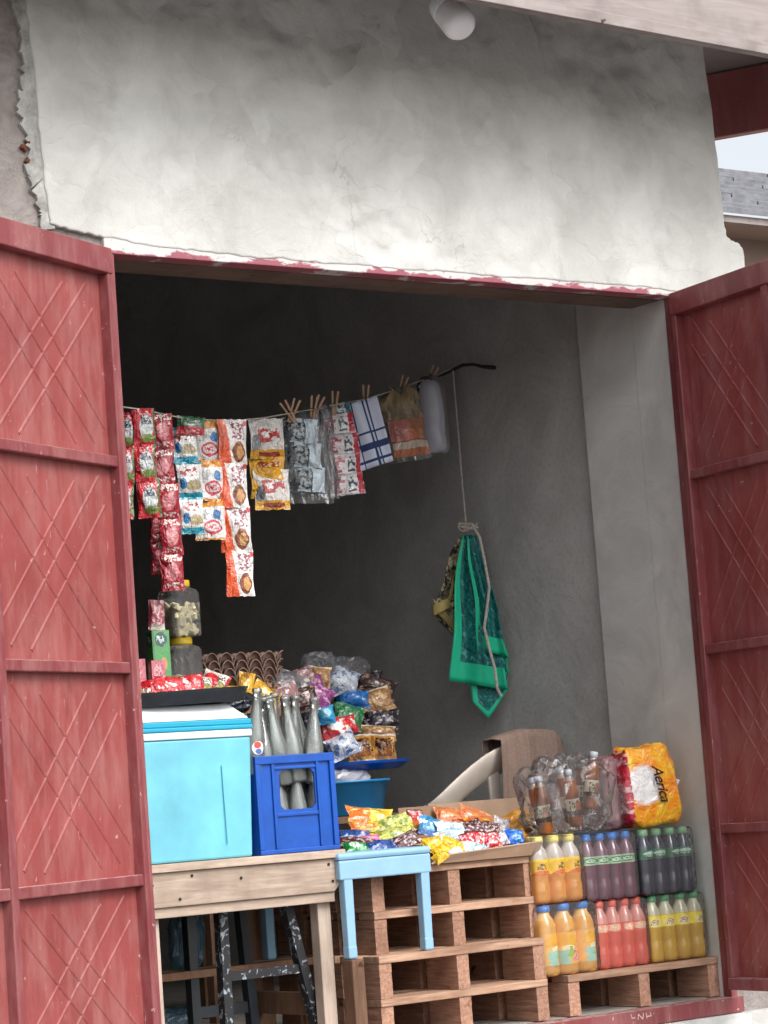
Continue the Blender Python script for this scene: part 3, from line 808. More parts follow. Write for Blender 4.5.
# blue bottle crate, open top, hand hole in the front
ck = thing('bottle_crate', 'royal blue plastic crate packed with empty glass bottles', 'crate', (.494, .2, TT), world=True)
x0, x1, y0, y1, z0, z1 = .3745, .63, .055, .335, TT+.001, .783
def ring(poly_out, poly_in, ya, yb):
    b = MB(); n = len(poly_out)
    for y in (ya, yb):
        b.v += [(x, y, z) for x, z in poly_out]+[(x, y, z) for x, z in poly_in]
    for i in range(n):
        j = (i+1) % n
        b.f += [(i, j, n+j, n+i), (2*n+j, 2*n+i, 3*n+i, 3*n+j), (j, i, 2*n+i, 2*n+j), (n+i, n+j, 3*n+j, 3*n+i)]
    return b
hx0, hx1, hz0, hz1 = .452, .566, .638, .752
inn = [(hx0+.012, hz0), (hx1-.012, hz0), (hx1, hz0+.012), (hx1, hz1-.02), (hx1-.02, hz1), (hx0+.02, hz1), (hx0, hz1-.02), (hx0, hz0+.012)]
outp = [(x0+.1, z0), (x1-.1, z0), (x1, z0+.06), (x1, z1-.06), (x1-.1, z1), (x0+.1, z1), (x0, z1-.06), (x0, z0+.06)]
outp = [(x0, z0), (x1, z0), (x1, z0+.08), (x1, z1-.08), (x1, z1), (x0, z1), (x0, z1-.08), (x0, z0+.08)]
ring(outp, inn, y0+.008, y0+.014).build('front_panel', M['crateblue'], ck)
b = MB()   # raised border, window frame and ribs of the front
b.box(x0, x1, y0, y0+.0078, z1-.022, z1); b.box(x0, x1, y0, y0+.0078, z0, z0+.012)
b.box(x0, x0+.016, y0+.0005, y0+.0078, z0+.0121, z1-.0221); b.box(x1-.016, x1, y0+.0005, y0+.0078, z0+.0121, z1-.0221)
b.box(x0+.052, x0+.062, y0+.002, y0+.0078, z0+.0121, z1-.0221); b.box(x1-.060, x1-.050, y0+.002, y0+.0078, z0+.0121, z1-.0221)
b.box(x0+.0621, x1-.0601, y0+.003, y0+.0078, hz0-.018, hz0-.008); b.box(x0+.0621, x1-.0601, y0+.003, y0+.0078, z1-.038, z1-.030)
b.build('rib', M['crateblue'], ck, bevel=.002)
MB().box(x0, x0+.007, y0+.0142, y1, z0, z1).build('side_panel', M['crateblue'], ck)
MB().box(x1-.007, x1, y0+.0142, y1, z0, z1).build('side_panel', M['crateblue'], ck)
MB().box(x0+.0071, x1-.0071, y1-.007, y1, z0, z1).build('back_panel', M['crateblue'], ck)
MB().box(x0+.0071, x1-.0071, y0+.0142, y1-.0071, z0, z0+.007).build('crate_floor', M['crateblue'], ck)
def gprof(r, h): return [(r*.7, 0), (r, .006), (r, h*.42), (r*.93, h*.5), (r*.62, h*.68), (r*.42, h*.8), (r*.40, h*.95), (r*.5, h*.955), (r*.5, h*.985), (r*.4, h)]
gm = MB().lathe(gprof(.0275, .235), 14).mesh('glass_bottle', M['glass'], True)
gl = MB().grid(lambda u, v: (.0281*math.sin((u-.5)*2.2), -.0281*math.cos((u-.5)*2.2), .05+.04*v), 8, 1).mesh('printed_logo',
    printed('white_print', srgb(190, 205, 196), [('blotch', 5, 6, .52, srgb(236, 240, 238))], .4, .0), True)
gl2 = MB().grid(lambda u, v: (.0281*math.sin(.62*v*math.cos(2*PI*u)), -.0281*math.cos(.62*v*math.cos(2*PI*u)), .075+.018*v*math.sin(2*PI*u)), 16, 3)
for kx in list(gl2.uv):
    uu, vv = gl2.uv[kx]; gl2.uv[kx] = (.5+.5*vv*math.cos(2*PI*uu), .5+.5*vv*math.sin(2*PI*uu))
gl2 = gl2.mesh('round_logo',
    printed('round_print', srgb(226, 232, 232), [ ('ell', .45, .72, .3, .25, srgb(206, 60, 50)), ('ell', .55, .25, .28, .2, srgb(70, 100, 170))], .4, .0), True)
k = 0
GB = 'empty glass bottles in and on the crate'
def glass(lb, loc, rot):
    o = bpy.data.objects.new('glass_bottle', gm); COL.objects.link(o); o.location = loc; o.rotation_euler = rot
    return tag(o, lb, 'bottle', GB)
for j in range(4):
    for i in range(4):
        q = glass('empty glass bottle inside the blue crate, %s row from the front, %s from the left' % (('first', 'second', 'third', 'fourth')[j], ('first', 'second', 'third', 'fourth')[i]), (x0+.038+i*.0598, y0+.048+j*.062, z0+.0075), (0, 0, random.uniform(-.4, .4)))
        if j == 0 and i in (1, 2): mesh_obj('printed_logo', gl, q, rot=(0, 0, -.4))
for n_, (x, y, z, rx, ry) in enumerate(((.388, .09, .742, .05, .10), (.435, .10, .745, .08, -.12), (.485, .095, .742, .06, .05), (.535, .10, .748, .05, -.05), (.585, .10, .742, .08, .08),
        (.41, .165, .752, .0, -.15), (.462, .17, .752, .06, .12), (.512, .165, .756, .03, -.1), (.56, .17, .752, .0, .1), (.605, .165, .75, 0, -.06),
        (.44, .235, .762, 0, .1), (.495, .24, .765, .05, -.1), (.55, .24, .765, -.05, .05), (.60, .24, .755, .0, .04), (.47, .30, .775, 0, 0), (.53, .305, .775, .0, .1), (.43, .20, .772, -.1, .25), (.585, .21, .765, 0, -.22))):
    q = glass('empty clear glass bottle wedged among the bottle necks above the crate', (x, y, z-.040), (rx*1.2, ry*1.3, random.uniform(-3, 3)))
    if n_ > 15: q['label'] = 'empty glass bottle lying slanted over the crate, %s' % ('behind on the left', 'behind on the right')[n_-16]
    else: q['label'] = 'empty glass bottle sticking up above the crate, %s row, %s from the left' % ((('front', 0), ('second', 5), ('third', 10), ('back', 14))[(n_ > 4)+(n_ > 9)+(n_ > 13)][0], ('first', 'second', 'third', 'fourth', 'fifth')[n_-(0, 5, 10, 14)[(n_ > 4)+(n_ > 9)+(n_ > 13)]])
    if n_ == 0:
        q.rotation_euler = (.05, .10, 0); q.location.z += .03; q['label'] = 'empty glass bottle with a round red and white logo above the crate'; del q['group']
        mesh_obj('round_logo', gl2, q, rot=(0, 0, -.2))

# black tray on the cool box, bin bag beside it
tr = thing('serving_tray', 'black plastic tray lying on top of the cool box', 'tray', (.19, .20, .930), (0, R(-1.5), R(-4)))
b = MB(); n = 40
def tl(u, v):
    a = 2*PI*u; e = .5
    cx = math.copysign(abs(math.cos(a))**e, math.cos(a)); cy = math.copysign(abs(math.sin(a))**e, math.sin(a))
    k = [0, .5, .86, .93, 1.0, .985, .9, .0][round(v*7)]; zz = [.004, .004, .004, .03, .036, .028, .0, .0][round(v*7)]
    return (cx*k*.215, cy*k*.16, zz)
b.grid(tl, n, 7); b.build('tray', M['black'], tr, smooth=False)
single(lump(.13, .09, .05, 21, 12, .25, .8), 'bin_bag', film('black_bag_film', (.1,.12,.15,1), .9, srgb(34, 40, 50), .15, .6, 30, .5), 'crumpled shiny black plastic bag beside the tray', 'plastic bag', (.425, .26, .905))
single(lump(.16, .10, .04, 22, 12, .25, .8), 'bin_bag', bpy.data.materials['black_bag_film'], 'flattened black plastic bag behind the glass bottles', 'plastic bag', (.60, .50, .944), (0, R(12), 0))

# ------------------------------------------------------------------ storage behind (mostly hidden by the goods)
ct = thing('storage_counter', 'dark wooden storage counter behind the cool box', 'counter', (.3, .8, 0), world=True)
MB().box(-.25, .665, .45, .735, .916, .94).build('counter_top', M['brown_z'], ct)
MB().box(-.25, .96, .736, 1.25, .916, .94).build('counter_top', M['brown_z'], ct)
for x, y in ((-.2, .47), (.62, .47), (-.2, 1.2), (.92, 1.2), (.92, .76)): MB().box(x, x+.04, y, y+.04, 0, .9155).build('leg', M['brown_z'], ct)
bx_ = MB().box(-.16, .16, -.13, .13, 0, .064)
single(bx_, 'cardboard_box', M['card2'], 'low brown cardboard box holding the jars behind the tray', 'box', (.40, .585, .9405))
single(MB().box(-.17, .17, -.15, .15, 0, .062), 'cardboard_box', M['card2'], 'low brown cardboard box under the egg trays', 'box', (.83, .98, .9405))

# egg trays
def egg_tray_mesh(nx=6, ny=5, p=.047):
    g = MB()
    def f(u, v):
        x = (u-.5)*nx*p; y = (v-.5)*ny*p
        return (x, y, .004+.040*abs(math.cos(PI*nx*u))**.4*abs(math.cos(PI*ny*v))**.4)
    g.grid(f, nx*10, ny*10)
    return g.mesh('egg_tray', M['egg'], True)
em = egg_tray_mesh()
for i, lb in enumerate(('lowest grey-brown pulp egg tray of the stack behind the bottles', 'second pulp egg tray from the bottom of the stack', 'third pulp egg tray from the bottom of the stack', 'topmost pulp egg tray of the stack')):
    o = bpy.data.objects.new('egg_tray', em); COL.objects.link(o)
    md_ = o.modifiers.new('solid', 'SOLIDIFY'); md_.thickness = .003
    o.location = (.86+.006*i, .95, 1.004+.024*i); o.rotation_euler = (0, 0, R(3-4*i)); tag(o, lb, 'egg tray', 'stacked egg trays')

# jars of sweets with yellow lids
def jar(lb, x, y, z, w_, h_, fill, n):
    t_ = thing('sweet_jar', lb, 'jar', (x, y, z), (0, 0, R(8)), 'plastic jars of sweets')
    g = MB(); e = w_/2
    prof = [(e*.96, 0), (e, .006), (e, h_*.86), (e*.9, h_*.94), (e*.62, h_)]
    g2 = MB(); g2.lathe(prof, 24)
    # square the jar a little
    g2.v = [(math.copysign(min(abs(vx), e*.86), vx)*1.1, math.copysign(min(abs(vy), e*.86), vy)*1.1, vz) for vx, vy, vz in g2.v]
    g2.build('jar_wall', M['jar'], t_, smooth=False)
    MB().lathe([(e*.60, h_+.0005), (e*.63, h_+.003), (e*.63, h_+.02), (0, h_+.022)], 20).build('lid', M['lidyellow'], t_, smooth=True)
    rr = random.Random(n); c_ = MB()
    for i in range(n):
        c_.mbox(Matrix.Translation((rr.uniform(-.7, .7)*e, rr.uniform(-.75, .3)*e, .012+rr.random()*fill*h_)) @ Euler((rr.random()*3, rr.random()*3, rr.random()*3)).to_matrix().to_4x4(), .03, .022, .012)
    o_ = c_.build('sweets', M['sweets'], t_, bevel=.003); o_['kind'] = 'stuff'
jar('clear jar half full of cream sweets with yellow lid, upper one', .508, .60, 1.15, .108, .140, .55, 60)
jar('nearly empty clear jar with yellow lid, under the fuller jar', .505, .60, 1.0055, .108, .120, .12, 12)

# boxes behind the tray
def carton(name, lb, cat, c, w_, d_, h_, mat, rz=-8):
    x, y, z = c
    g = MB()
    def face(a, b_, c_, d2):
        i = len(g.v); g.v += [a, b_, c_, d2]; g.f.append((i, i+1, i+2, i+3))
        for k_, uvv in enumerate(((0,0), (1,0), (1,1), (0,1))): g.uv[i+k_] = uvv
    a, e = w_/2, d_/2
    face((-a,-e,0), (a,-e,0), (a,-e,h_), (-a,-e,h_)); face((a,-e,0), (a,e,0), (a,e,h_), (a,-e,h_)); face((a,e,0), (-a,e,0), (-a,e,h_), (a*-1,e,h_)[:0] or (a,e,h_)) if False else face((a,e,0), (-a,e,0), (-a,e,h_), (a,e,h_))
    face((-a,e,0), (-a,-e,0), (-a,-e,h_), (-a,e,h_)); face((-a,-e,h_), (a,-e,h_), (a,e,h_), (-a,e,h_)); face((-a,e,0), (a,e,0), (a,-e,0), (-a,-e,0))
    return single(g, name, mat, lb, cat, (x, y, z), (0, 0, R(rz)))
P_green = printed('green_box_print', srgb(52, 138, 62), [('ell', .5, .84, .36, .13, srgb(20, 50, 60)), ('scrib', .25, .75, .78, .9, 9, 12, srgb(170, 200, 190)), ('ell', .6, .38, .2, .12, srgb(190, 130, 70)), ('ell', .45, .22, .2, .1, srgb(226, 220, 200)), ('u', 0, .1, srgb(36, 100, 50))], .5, .1)
P_pinkb = printed('pink_box_print', srgb(188, 96, 110), [('ell', .45, .5, .3, .35, srgb(206, 150, 156)), ('blotch', 6, 7, .55, srgb(160, 60, 78))], .5, .1)
P_pinkp = printed('pink_pack_print', srgb(170, 92, 104), [('blotch', 5, 6, .55, srgb(214, 178, 176)), ('v', 0, .2, srgb(206, 190, 186)), ('u', 0, .14, srgb(120, 40, 50))], .4, .4)
carton('juice_carton', 'upright green carton box with a dark oval badge', 'carton', (.373, .505, 1.0055), .052, .04, .155, P_green)
single(pouch(.05, .085, .03, 3), 'biscuit_pack', P_pinkp, 'upright pink pouch standing on top of the green carton', 'packet', (.374, .505, 1.205), (0, R(3), R(-10)))
carton('biscuit_box', 'small pink box behind the red packets, left one', 'box', (.275, .485, 1.0055), .058, .04, .075, P_pinkb)
carton('biscuit_box', 'small pink box behind the red packets, next to the green carton', 'box', (.333, .455, 1.0055), .04, .03, .068, P_pinkb, -12)
carton('cardboard_box', 'brown cardboard carton standing behind the pink boxes', 'box', (.29, .54, 1.0055), .09, .03, .062, M['card2'], -5)

# red packets on the tray
P_red = printed('red_pouch_print', srgb(206, 36, 46), [('blotch', 3, 3, .60, srgb(236, 226, 214)), ('v', 0, .05, srgb(160, 20, 30)), ('v', .95, 1, srgb(160, 20, 30))], .25, .7)
P_redw = printed('red_white_pouch_print', srgb(226, 218, 206), [('ell', .3, .5, .3, .34, srgb(206, 36, 44)), ('ell', .75, .3, .2, .25, srgb(150, 140, 60)), ('scrib', .5, .95, .5, .85, 10, 9, srgb(60, 50, 40)), ('u', .9, 1, srgb(200, 40, 46))], .25, .7)
for i, (lb, x, y, z, w_, h_, m_, ry, rz) in enumerate((
    ('red packet at the left end of the tray beside the door', .165, .19, .978, .07, .07, P_red, -12, -20),
    ('glossy plain red packet lying second from the door on the tray', .215, .20, .982, .085, .07, P_red, 8, -12),
    ('glossy plain red packet in the middle of the tray', .275, .20, .984, .085, .07, P_red, -6, -25),
    ('white packet with a red oval and dark print on the tray', .322, .22, .984, .085, .06, P_redw, 4, -18),
    ('red and white packet propped up at the right end of the tray', .382, .24, .990, .075, .075, P_redw, 24, -30))):
    single(pouch(w_, h_, .035, 40+i), 'snack_packet', m_, lb, 'snack packet', (x, y, z), (R(-28), R(ry), R(rz)), 'red snack packets on the tray')

# long yellow packets
P_yel = printed('yellow_pouch_print', srgb(214, 160, 30), [('blotch', 3, 4, .57, srgb(150, 100, 24)), ('v', 0, .07, srgb(236, 206, 90)), ('scrib', .2, .8, .35, .65, 7, 9, srgb(240, 220, 120))], .3, .6)
P_pyel = printed('pale_yellow_pouch_print', srgb(218, 206, 120), [('u', .0, .12, srgb(190, 176, 84)), ('scrib', .2, .8, .3, .6, 7, 9, srgb(170, 160, 70))], .3, .5)
for i, (lb, x, y, z, w_, h_, m_, rx, ry) in enumerate((
    ('yellow packet lying nearest the egg trays', .662, .60, .985, .11, .06, P_yel, -40, 8),
    ('pale yellow long packet slanting down beside the black bag', .632, .50, .962, .13, .035, P_pyel, -30, 22),
    ('yellow packet slanting in front of the egg trays', .735, .70, .985, .11, .06, P_yel, -40, 28),
    ('yellow packet standing on edge beside the egg trays', .835, .78, 1.005, .05, .10, P_yel, -10, 12),
    ('yellow packet low beside the clear bottles', .79, .76, .968, .11, .05, P_yel, -40, -20),
    ('yellow packet at the right end, above the glass bottles', .90, .77, .985, .10, .06, P_yel, -30, 40))):
    single(pouch(w_, h_, .03, 60+i), 'snack_packet', m_, lb, 'snack packet', (x, y, z), (R(rx), R(ry), R(-18)), 'yellow snack packets before the egg trays')

# ------------------------------------------------------------------ bench, basin, blue tray and the snack heap
bn = thing('low_bench', 'low wooden bench holding the basin and the snack heap', 'bench', (1.2, 1.0, 0), world=True)
MB().box(1.0, 1.37, .72, 1.45, .585, .605).build('seat', M['brown_z'], bn)
for x, y in ((1.01, .74), (1.32, .74), (1.01, 1.40), (1.32, 1.40)): MB().box(x, x+.04, y, y+.04, 0, .5845).build('leg', M['brown_z'], bn)
single(MB().box(-.14, .14, -.10, .10, 0, .138), 'cardboard_box', M['card2'], 'brown cardboard box holding up the blue snack tray', 'box', (1.21, 1.28, .6055))
bs = thing('plastic_basin', 'blue plastic basin with a white lump of dough in plastic', 'basin', (1.235, .89, .606))
MB().lathe([(.0, .004), (.112, .004), (.118, .0), (.124, .003), (.142, .098), (.152, .100), (.152, .106), (.139, .106), (.119, .01), (.0, .01)], 36).build('basin', M['basinblue'], bs, smooth=True)
MB().grid(lambda u, v: (.1365*math.sin(.12+.42*u), -(.1365-.008*(1-v))*math.cos(.12+.42*u), .042+.035*v), 6, 2).build('paper_label', M['white'], bs, solid=.001)
single(lump(.15, .13, .095, 31, 14, .12, .85), 'wrapped_bundle', M['filmwhite'], 'white bundle wrapped in clear plastic inside the blue basin', 'bundle', (1.25, .885, .66))
ty = thing('snack_tray', 'blue plastic tray under the heap of bagged snacks', 'tray', (1.335, 1.06, .7445))
b = MB()
def tl2(u, v):
    a = 2*PI*u; e = .6
    cx = math.copysign(abs(math.cos(a))**e, math.cos(a)); cy = math.copysign(abs(math.sin(a))**e, math.sin(a))
    k = [0, .8, .92, 1.0, .99, .86, .0][round(v*6)]; zz = [.005, .005, .022, .026, .018, .0, .0][round(v*6)]
    return (cx*k*.165, cy*k*.27, zz)
b.grid(tl2, 40, 6); b.build('tray', M['crateblue'], ty)
def foil(name, base, *f, **k): return printed(name, base, f, **k)
S_ = dict(
 brown=foil('brown_snack_print', srgb(66, 44, 40), ('blotch', 5, 6, .56, srgb(150, 120, 110)), ('v', 0, .08, srgb(120, 110, 110))),
 dark=foil('dark_snack_print', srgb(40, 32, 40), ('blotch', 6, 5, .6, srgb(170, 165, 170))),
 tan=foil('tan_snack_print', srgb(160, 118, 76), ('blotch', 5, 5, .55, srgb(206, 170, 120)), ('v', .9, 1, srgb(220, 200, 170))),
 choc=foil('gold_snack_print', srgb(196, 138, 60), ('rect', .2, .8, .15, .8, srgb(150, 92, 36)), ('scrib', .15, .9, .3, .8, 8, 6, srgb(34, 20, 16)), ('v', 0, .06, srgb(210, 200, 190)), ('v', .93, 1, srgb(210, 200, 190))),
 purple=foil('purple_snack_print', srgb(140, 60, 122), ('blotch', 4, 5, .58, srgb(206, 160, 196))),
 red=foil('red_snack_print', srgb(200, 32, 40), ('blotch', 4, 4, .60, srgb(240, 226, 220)), ('ell', .5, .5, .25, .2, srgb(236, 226, 220))),
 blue=foil('blue_snack_print', srgb(30, 104, 178), ('blotch', 4, 4, .62, srgb(150, 190, 220))),
 sky=foil('sky_snack_print', srgb(52, 158, 206), ('ell', .5, .5, .28, .24, srgb(150, 206, 226))),
 green=foil('green_snack_print', srgb(38, 112, 66), ('blotch', 4, 4, .58, srgb(130, 180, 140))),
 white=foil('white_snack_print', srgb(190, 196, 206), ('blotch', 4, 4, .56, srgb(96, 120, 160))),
 grey=foil('grey_snack_print', srgb(120, 112, 112), ('blotch', 5, 6, .55, srgb(196, 190, 190)), ('blotch', 3, 3, .66, srgb(130, 60, 60))),
 pink=foil('pinkish_snack_print', srgb(150, 110, 112), ('blotch', 5, 5, .56, srgb(206, 190, 190))))
HEAP = [  # label, x, y, z, width, height, print, roll, turn
 ('brown snack bag at the far right top of the heap', 1.565, 1.18, 1.045, .12, .075, 'dark', 12, -15),
 ('brown glossy snack bag on the right side of the heap', 1.57, 1.12, 1.015, .13, .07, 'brown', 20, -20),
 ('tan snack bag on the right of the blue snack bag', 1.500, 1.05, .962, .12, .085, 'tan', -14, -25),
 ('dark chocolate-coloured bag above the two gold bags', 1.505, 1.03, .900, .125, .085, 'dark', 8, -20),
 ('flat tan bag lying above the gold bags', 1.465, .99, .860, .12, .05, 'tan', 6, -15),
 ('gold bag with black lettering, left of the pair', 1.345, .93, .813, .088, .092, 'choc', -3, -22),
 ('gold bag with black lettering, right of the pair', 1.440, .94, .811, .086, .092, 'choc', 5, -22),
 ('red and white snack bag in front of the heap', 1.232, .90, .878, .11, .075, 'red', 5, -25),
 ('second red snack bag, overlapping the green one', 1.30, .95, .885, .09, .06, 'red', -12, -25),
 ('green snack bag in the middle of the heap', 1.350, .99, .915, .10, .085, 'green', 18, -25),
 ('small sky blue snack pack above the bottle tops', 1.186, .88, .920, .06, .062, 'sky', -4, -25),
 ('shiny purple snack bag beside the grey bags', 1.165, .90, .985, .12, .08, 'purple', 30, -25),
 ('upper purple snack bag, knotted at its top', 1.20, .96, 1.005, .08, .09, 'purple', -10, -25),
 ('small bag of brown biscuits on top of the purple bag', 1.250, .99, 1.045, .075, .07, 'tan', 10, -25),
 ('white and blue snack bag near the heap top', 1.325, 1.0, 1.025, .085, .075, 'white', -20, -25),
 ('deep blue snack bag in the heap middle', 1.400, 1.03, .972, .11, .06, 'blue', 4, -25),
 ('grey and pink bag beside the yellow packets', 1.085, .90, 1.020, .12, .08, 'grey', 22, -20),
 ('pale wrapped biscuit roll left in the heap', 1.14, .94, 1.04, .10, .06, 'pink', -15, -20),
 ('pale blue wrapped pack low in the heap', 1.235, .87, .822, .10, .08, 'white', -22, -25),
 ('white pack tilted at the top of the heap', 1.40, 1.06, 1.04, .09, .07, 'white', 24, -20),
 ('brown bag deep in the heap behind the red one', 1.30, 1.05, .84, .14, .1, 'brown', 0, -20),
 ('brown bag deep in the heap under the tan one', 1.44, 1.1, .93, .14, .12, 'brown', 10, -20),
 ('dark bag deep in the heap under the white one', 1.33, 1.1, .96, .15, .14, 'dark', -8, -20),
 ('grey brown bag left of the heap, just behind the bottle necks', 1.005, .84, .985, .11, .075, 'pink', -18, -20),
 ('dull gold bag left of the heap beside the egg trays', .965, .86, 1.005, .10, .07, 'choc', 22, -20),
 ('dark striped bag low behind the bottle necks', 1.06, .83, .965, .12, .08, 'brown', -8, -20),
 ('dark bag at the back of the heap', 1.22, 1.06, .92, .15, .14, 'dark', 8, -20)]
for i, (lb, x, y, z, w_, h_, k_, ry, rz) in enumerate(HEAP):
    single(pouch(w_, h_, .055, 100+i, wr=1.5), 'snack_bag', S_[k_], lb, 'snack bag', (x, y, z), (R(-18), R(ry), R(rz)), 'bagged snacks heaped on the blue tray')
for i, (lb, x, y, z, a, b_, c_) in enumerate((('clear shiny bag on the very top of the snack heap', 1.50, 1.2, 1.045, .16, .12, .075), ('clear plastic bag of grey packs above the bottles', 1.03, .88, .945, .13, .10, .11), ('clear loose bag left on the snack heap top', 1.33, 1.1, 1.06, .12, .1, .07))):
    single(lump(a, b_, c_, 70+i, 12, .22, .75), 'clear_bag', M['filmgrey'], lb, 'plastic bag', (x, y, z), (0, 0, .3*i))

# ------------------------------------------------------------------ blue stool in front of the pallets, low bench below the table
lb_ = thing('plank_bench', 'narrow plank bench under the table', 'bench', (.4, .2, 0), world=True)
MB().box(.07, .735, .296, .356, .208, .229).build('plank', M['brown_z'], lb_, bevel=.002)
MB().box(.07, .735, .36, .424, .208, .229).build('plank', M['pine'], lb_, bevel=.002)
single(MB().box(-.02, .02, -.024, .024, 0, .2285), 'wood_block', M['brown_z'], 'short upright wood block under the left front leg of the blue stool', 'block', (.632, .038, 0), bevel=.003)
for x, y in ((.08, .30), (.69, .30), (.08, .39), (.69, .39)): MB().box(x, x+.03, y, y+.03, 0, .2075).build('leg', M['brown_z'], lb_)
st = thing('plastic_stool', 'pale blue plastic stool standing in front of the pallets', 'stool', (.75, .2, .2296), world=True)
MB().box(.597, .91, .022, .44, .492, .512).build('seat', M['stool'], st, bevel=.008)
MB().box(.600, .907, .024, .046, .440, .4915).build('apron', M['stool'], st, bevel=.004)
MB().box(.600, .616, .0465, .43, .455, .4915).build('apron', M['stool'], st, bevel=.004)
def sleg(x, y, dx=0):
    g = MB(); g.lathe([(.013, 0), (.0175, .002), (.0175, .024), (.0165, .026), (.0185, .20)], 4)
    mt = Euler((0, 0, R(45))).to_matrix()
    g.v = [tuple(mt @ Vector(p)*1.15) for p in g.v]
    g.v = [(p[0]+x+dx*(p[2]/.23), p[1]+y, p[2]*1.13+.2296) for p in g.v]
    g.build('leg', M['stool'], st, bevel=.003)
sleg(.628, .041); sleg(.884, .041, .003); sleg(.606, .40)

# spattered black stool below the table
bs2 = thing('black_stool', 'black wooden stool spattered with white paint under the table', 'stool', (.42, .2, 0), world=True)
MB().box(.26, .52, .12, .34, .478, .498).build('seat', M['spatter'], bs2)
b = MB().bar((.286, .14, .0), (.290, .14, .4775), .026, .03); b.build('leg', M['spatter'], bs2)
b = MB().bar((.585, .14, .0), (.475, .14, .4775), .026, .03); b.build('leg', M['spatter'], bs2)
b = MB().bar((.30, .32, .0), (.30, .32, .4775), .026, .03); b.build('leg', M['black'], bs2)
b = MB().bar((.488, .32, .0), (.462, .32, .4775), .026, .03); b.build('leg', M['black'], bs2)
MB().box(.302, .53, .132, .148, .202, .226).build('stretcher', M['spatter'], bs2)
MB().box(.314, .468, .312, .328, .10, .13).build('stretcher', M['black'], bs2)
single(lump(.10, .05, .15, 41, 12, .18, .6), 'plastic_bag', M['filmblue'], 'bluish clear plastic bag on the plank bench under the table', 'plastic bag', (.335, .392, .2295))
single(lump(.13, .08, .12, 42, 12, .18, .6), 'plastic_bag', M['filmblue'], 'bluish clear plastic bag on the floor under the table', 'plastic bag', (.33, .50, .0))

# ================================================================== SWEETS ON THE PALLETS
tr_ = thing('cardboard_tray', 'shallow cardboard tray of sweets at the front of the pallet stack', 'tray', (1.13, .17, TOP), world=True)
z = TOP+.0006
MB().box(.95, 1.322, .075, .26, z, z+.004).build('tray_floor', M['card'], tr_)
g = MB(); g.v += [(.945, .070, z), (1.325, .070, z), (1.328, .050, z+.036), (.990, .054, z+.022), (.945, .075, z+.003), (1.325, .075, z+.003), (1.328, .055, z+.039), (.990, .059, z+.025)]
g.f += [(0,1,2,3), (7,6,5,4), (0,4,5,1), (1,5,6,2), (2,6,7,3), (3,7,4,0)]
g.build('front_flap', M['card'], tr_)
cb = thing('cardboard_box', 'open cardboard box of sweets with its back flap raised', 'box', (1.15, .42, TOP), world=True)
MB().box(.935, 1.32, .28, .555, z, z+.055).build('box', M['card'], cb)
MB().box(1.27, 1.70, .50, .506, z+.0555, z+.165).build('back_flap', M['card'], cb)
MB().box(1.13, 1.268, .46, .466, z+.0555, z+.160).build('back_flap', M['card2'], cb)

def sach(name, base, *f, **k): return printed(name, base, f, rough=k.get('rough', .28), crinkle=.7)
C_ = dict(
 orange=sach('orange_sachet_print', srgb(230, 120, 36), ('blotch', 4, 4, .55, srgb(246, 190, 60)), ('v', 0, .1, srgb(200, 80, 40)), ('v', .9, 1, srgb(200, 80, 40))),
 oy=sach('orange_yellow_sachet_print', srgb(240, 200, 60), ('u', 0, .45, srgb(232, 120, 40)), ('blotch', 4, 4, .6, srgb(250, 236, 150))),
 lime=sach('lime_sachet_print', srgb(206, 208, 110), ('blotch', 4, 3, .55, srgb(130, 150, 60)), ('blotch', 3, 3, .64, srgb(240, 236, 190))),
 dblue=sach('dark_blue_sachet_print', srgb(24, 66, 140), ('blotch', 5, 4, .6, srgb(170, 196, 226))),
 pink=sach('pink_sachet_print', srgb(226, 92, 160), ('v', .4, .6, srgb(240, 150, 190))),
 green=sach('green_sachet_print', srgb(30, 140, 66), ('ell', .4, .5, .2, .3, srgb(190, 226, 190))),
 maroon=sach('maroon_sachet_print', srgb(84, 36, 44), ('blotch', 8, 6, .55, srgb(200, 180, 176))),
 bluew=sach('blue_white_sachet_print', srgb(60, 150, 206), ('blotch', 3, 3, .54, srgb(236, 240, 244)), ('v', 0, .2, srgb(30, 90, 160))),
 white=sach('white_sachet_print', srgb(222, 232, 236), ('v', .0, .18, srgb(160, 206, 220)), ('blotch', 4, 4, .64, srgb(150, 190, 206))),
 yellow=sach('yellow_sachet_print', srgb(244, 196, 30), ('blotch', 4, 4, .58, srgb(232, 150, 20)), ('blotch', 3, 3, .68, srgb(250, 236, 180))),
 salmon=sach('salmon_sachet_print', srgb(224, 128, 78), ('blotch', 4, 4, .56, srgb(240, 180, 110))),
 redw=sach('red_white_sachet_print', srgb(206, 36, 54), ('blotch', 6, 6, .54, srgb(244, 224, 220)), ('v', .9, 1, srgb(90, 20, 30))),
 wstar=sach('white_star_sachet_print', srgb(236, 232, 236), ('blotch', 5, 5, .6, srgb(150, 60, 110))),
 blue=sach('blue_sachet_print', srgb(30, 110, 214), ('blotch', 5, 5, .58, srgb(150, 206, 246))),
 gold=sach('gold_sachet_print', srgb(240, 164, 40), ('v', 0, .12, srgb(206, 120, 20)), ('blotch', 5, 3, .6, srgb(250, 206, 110))))
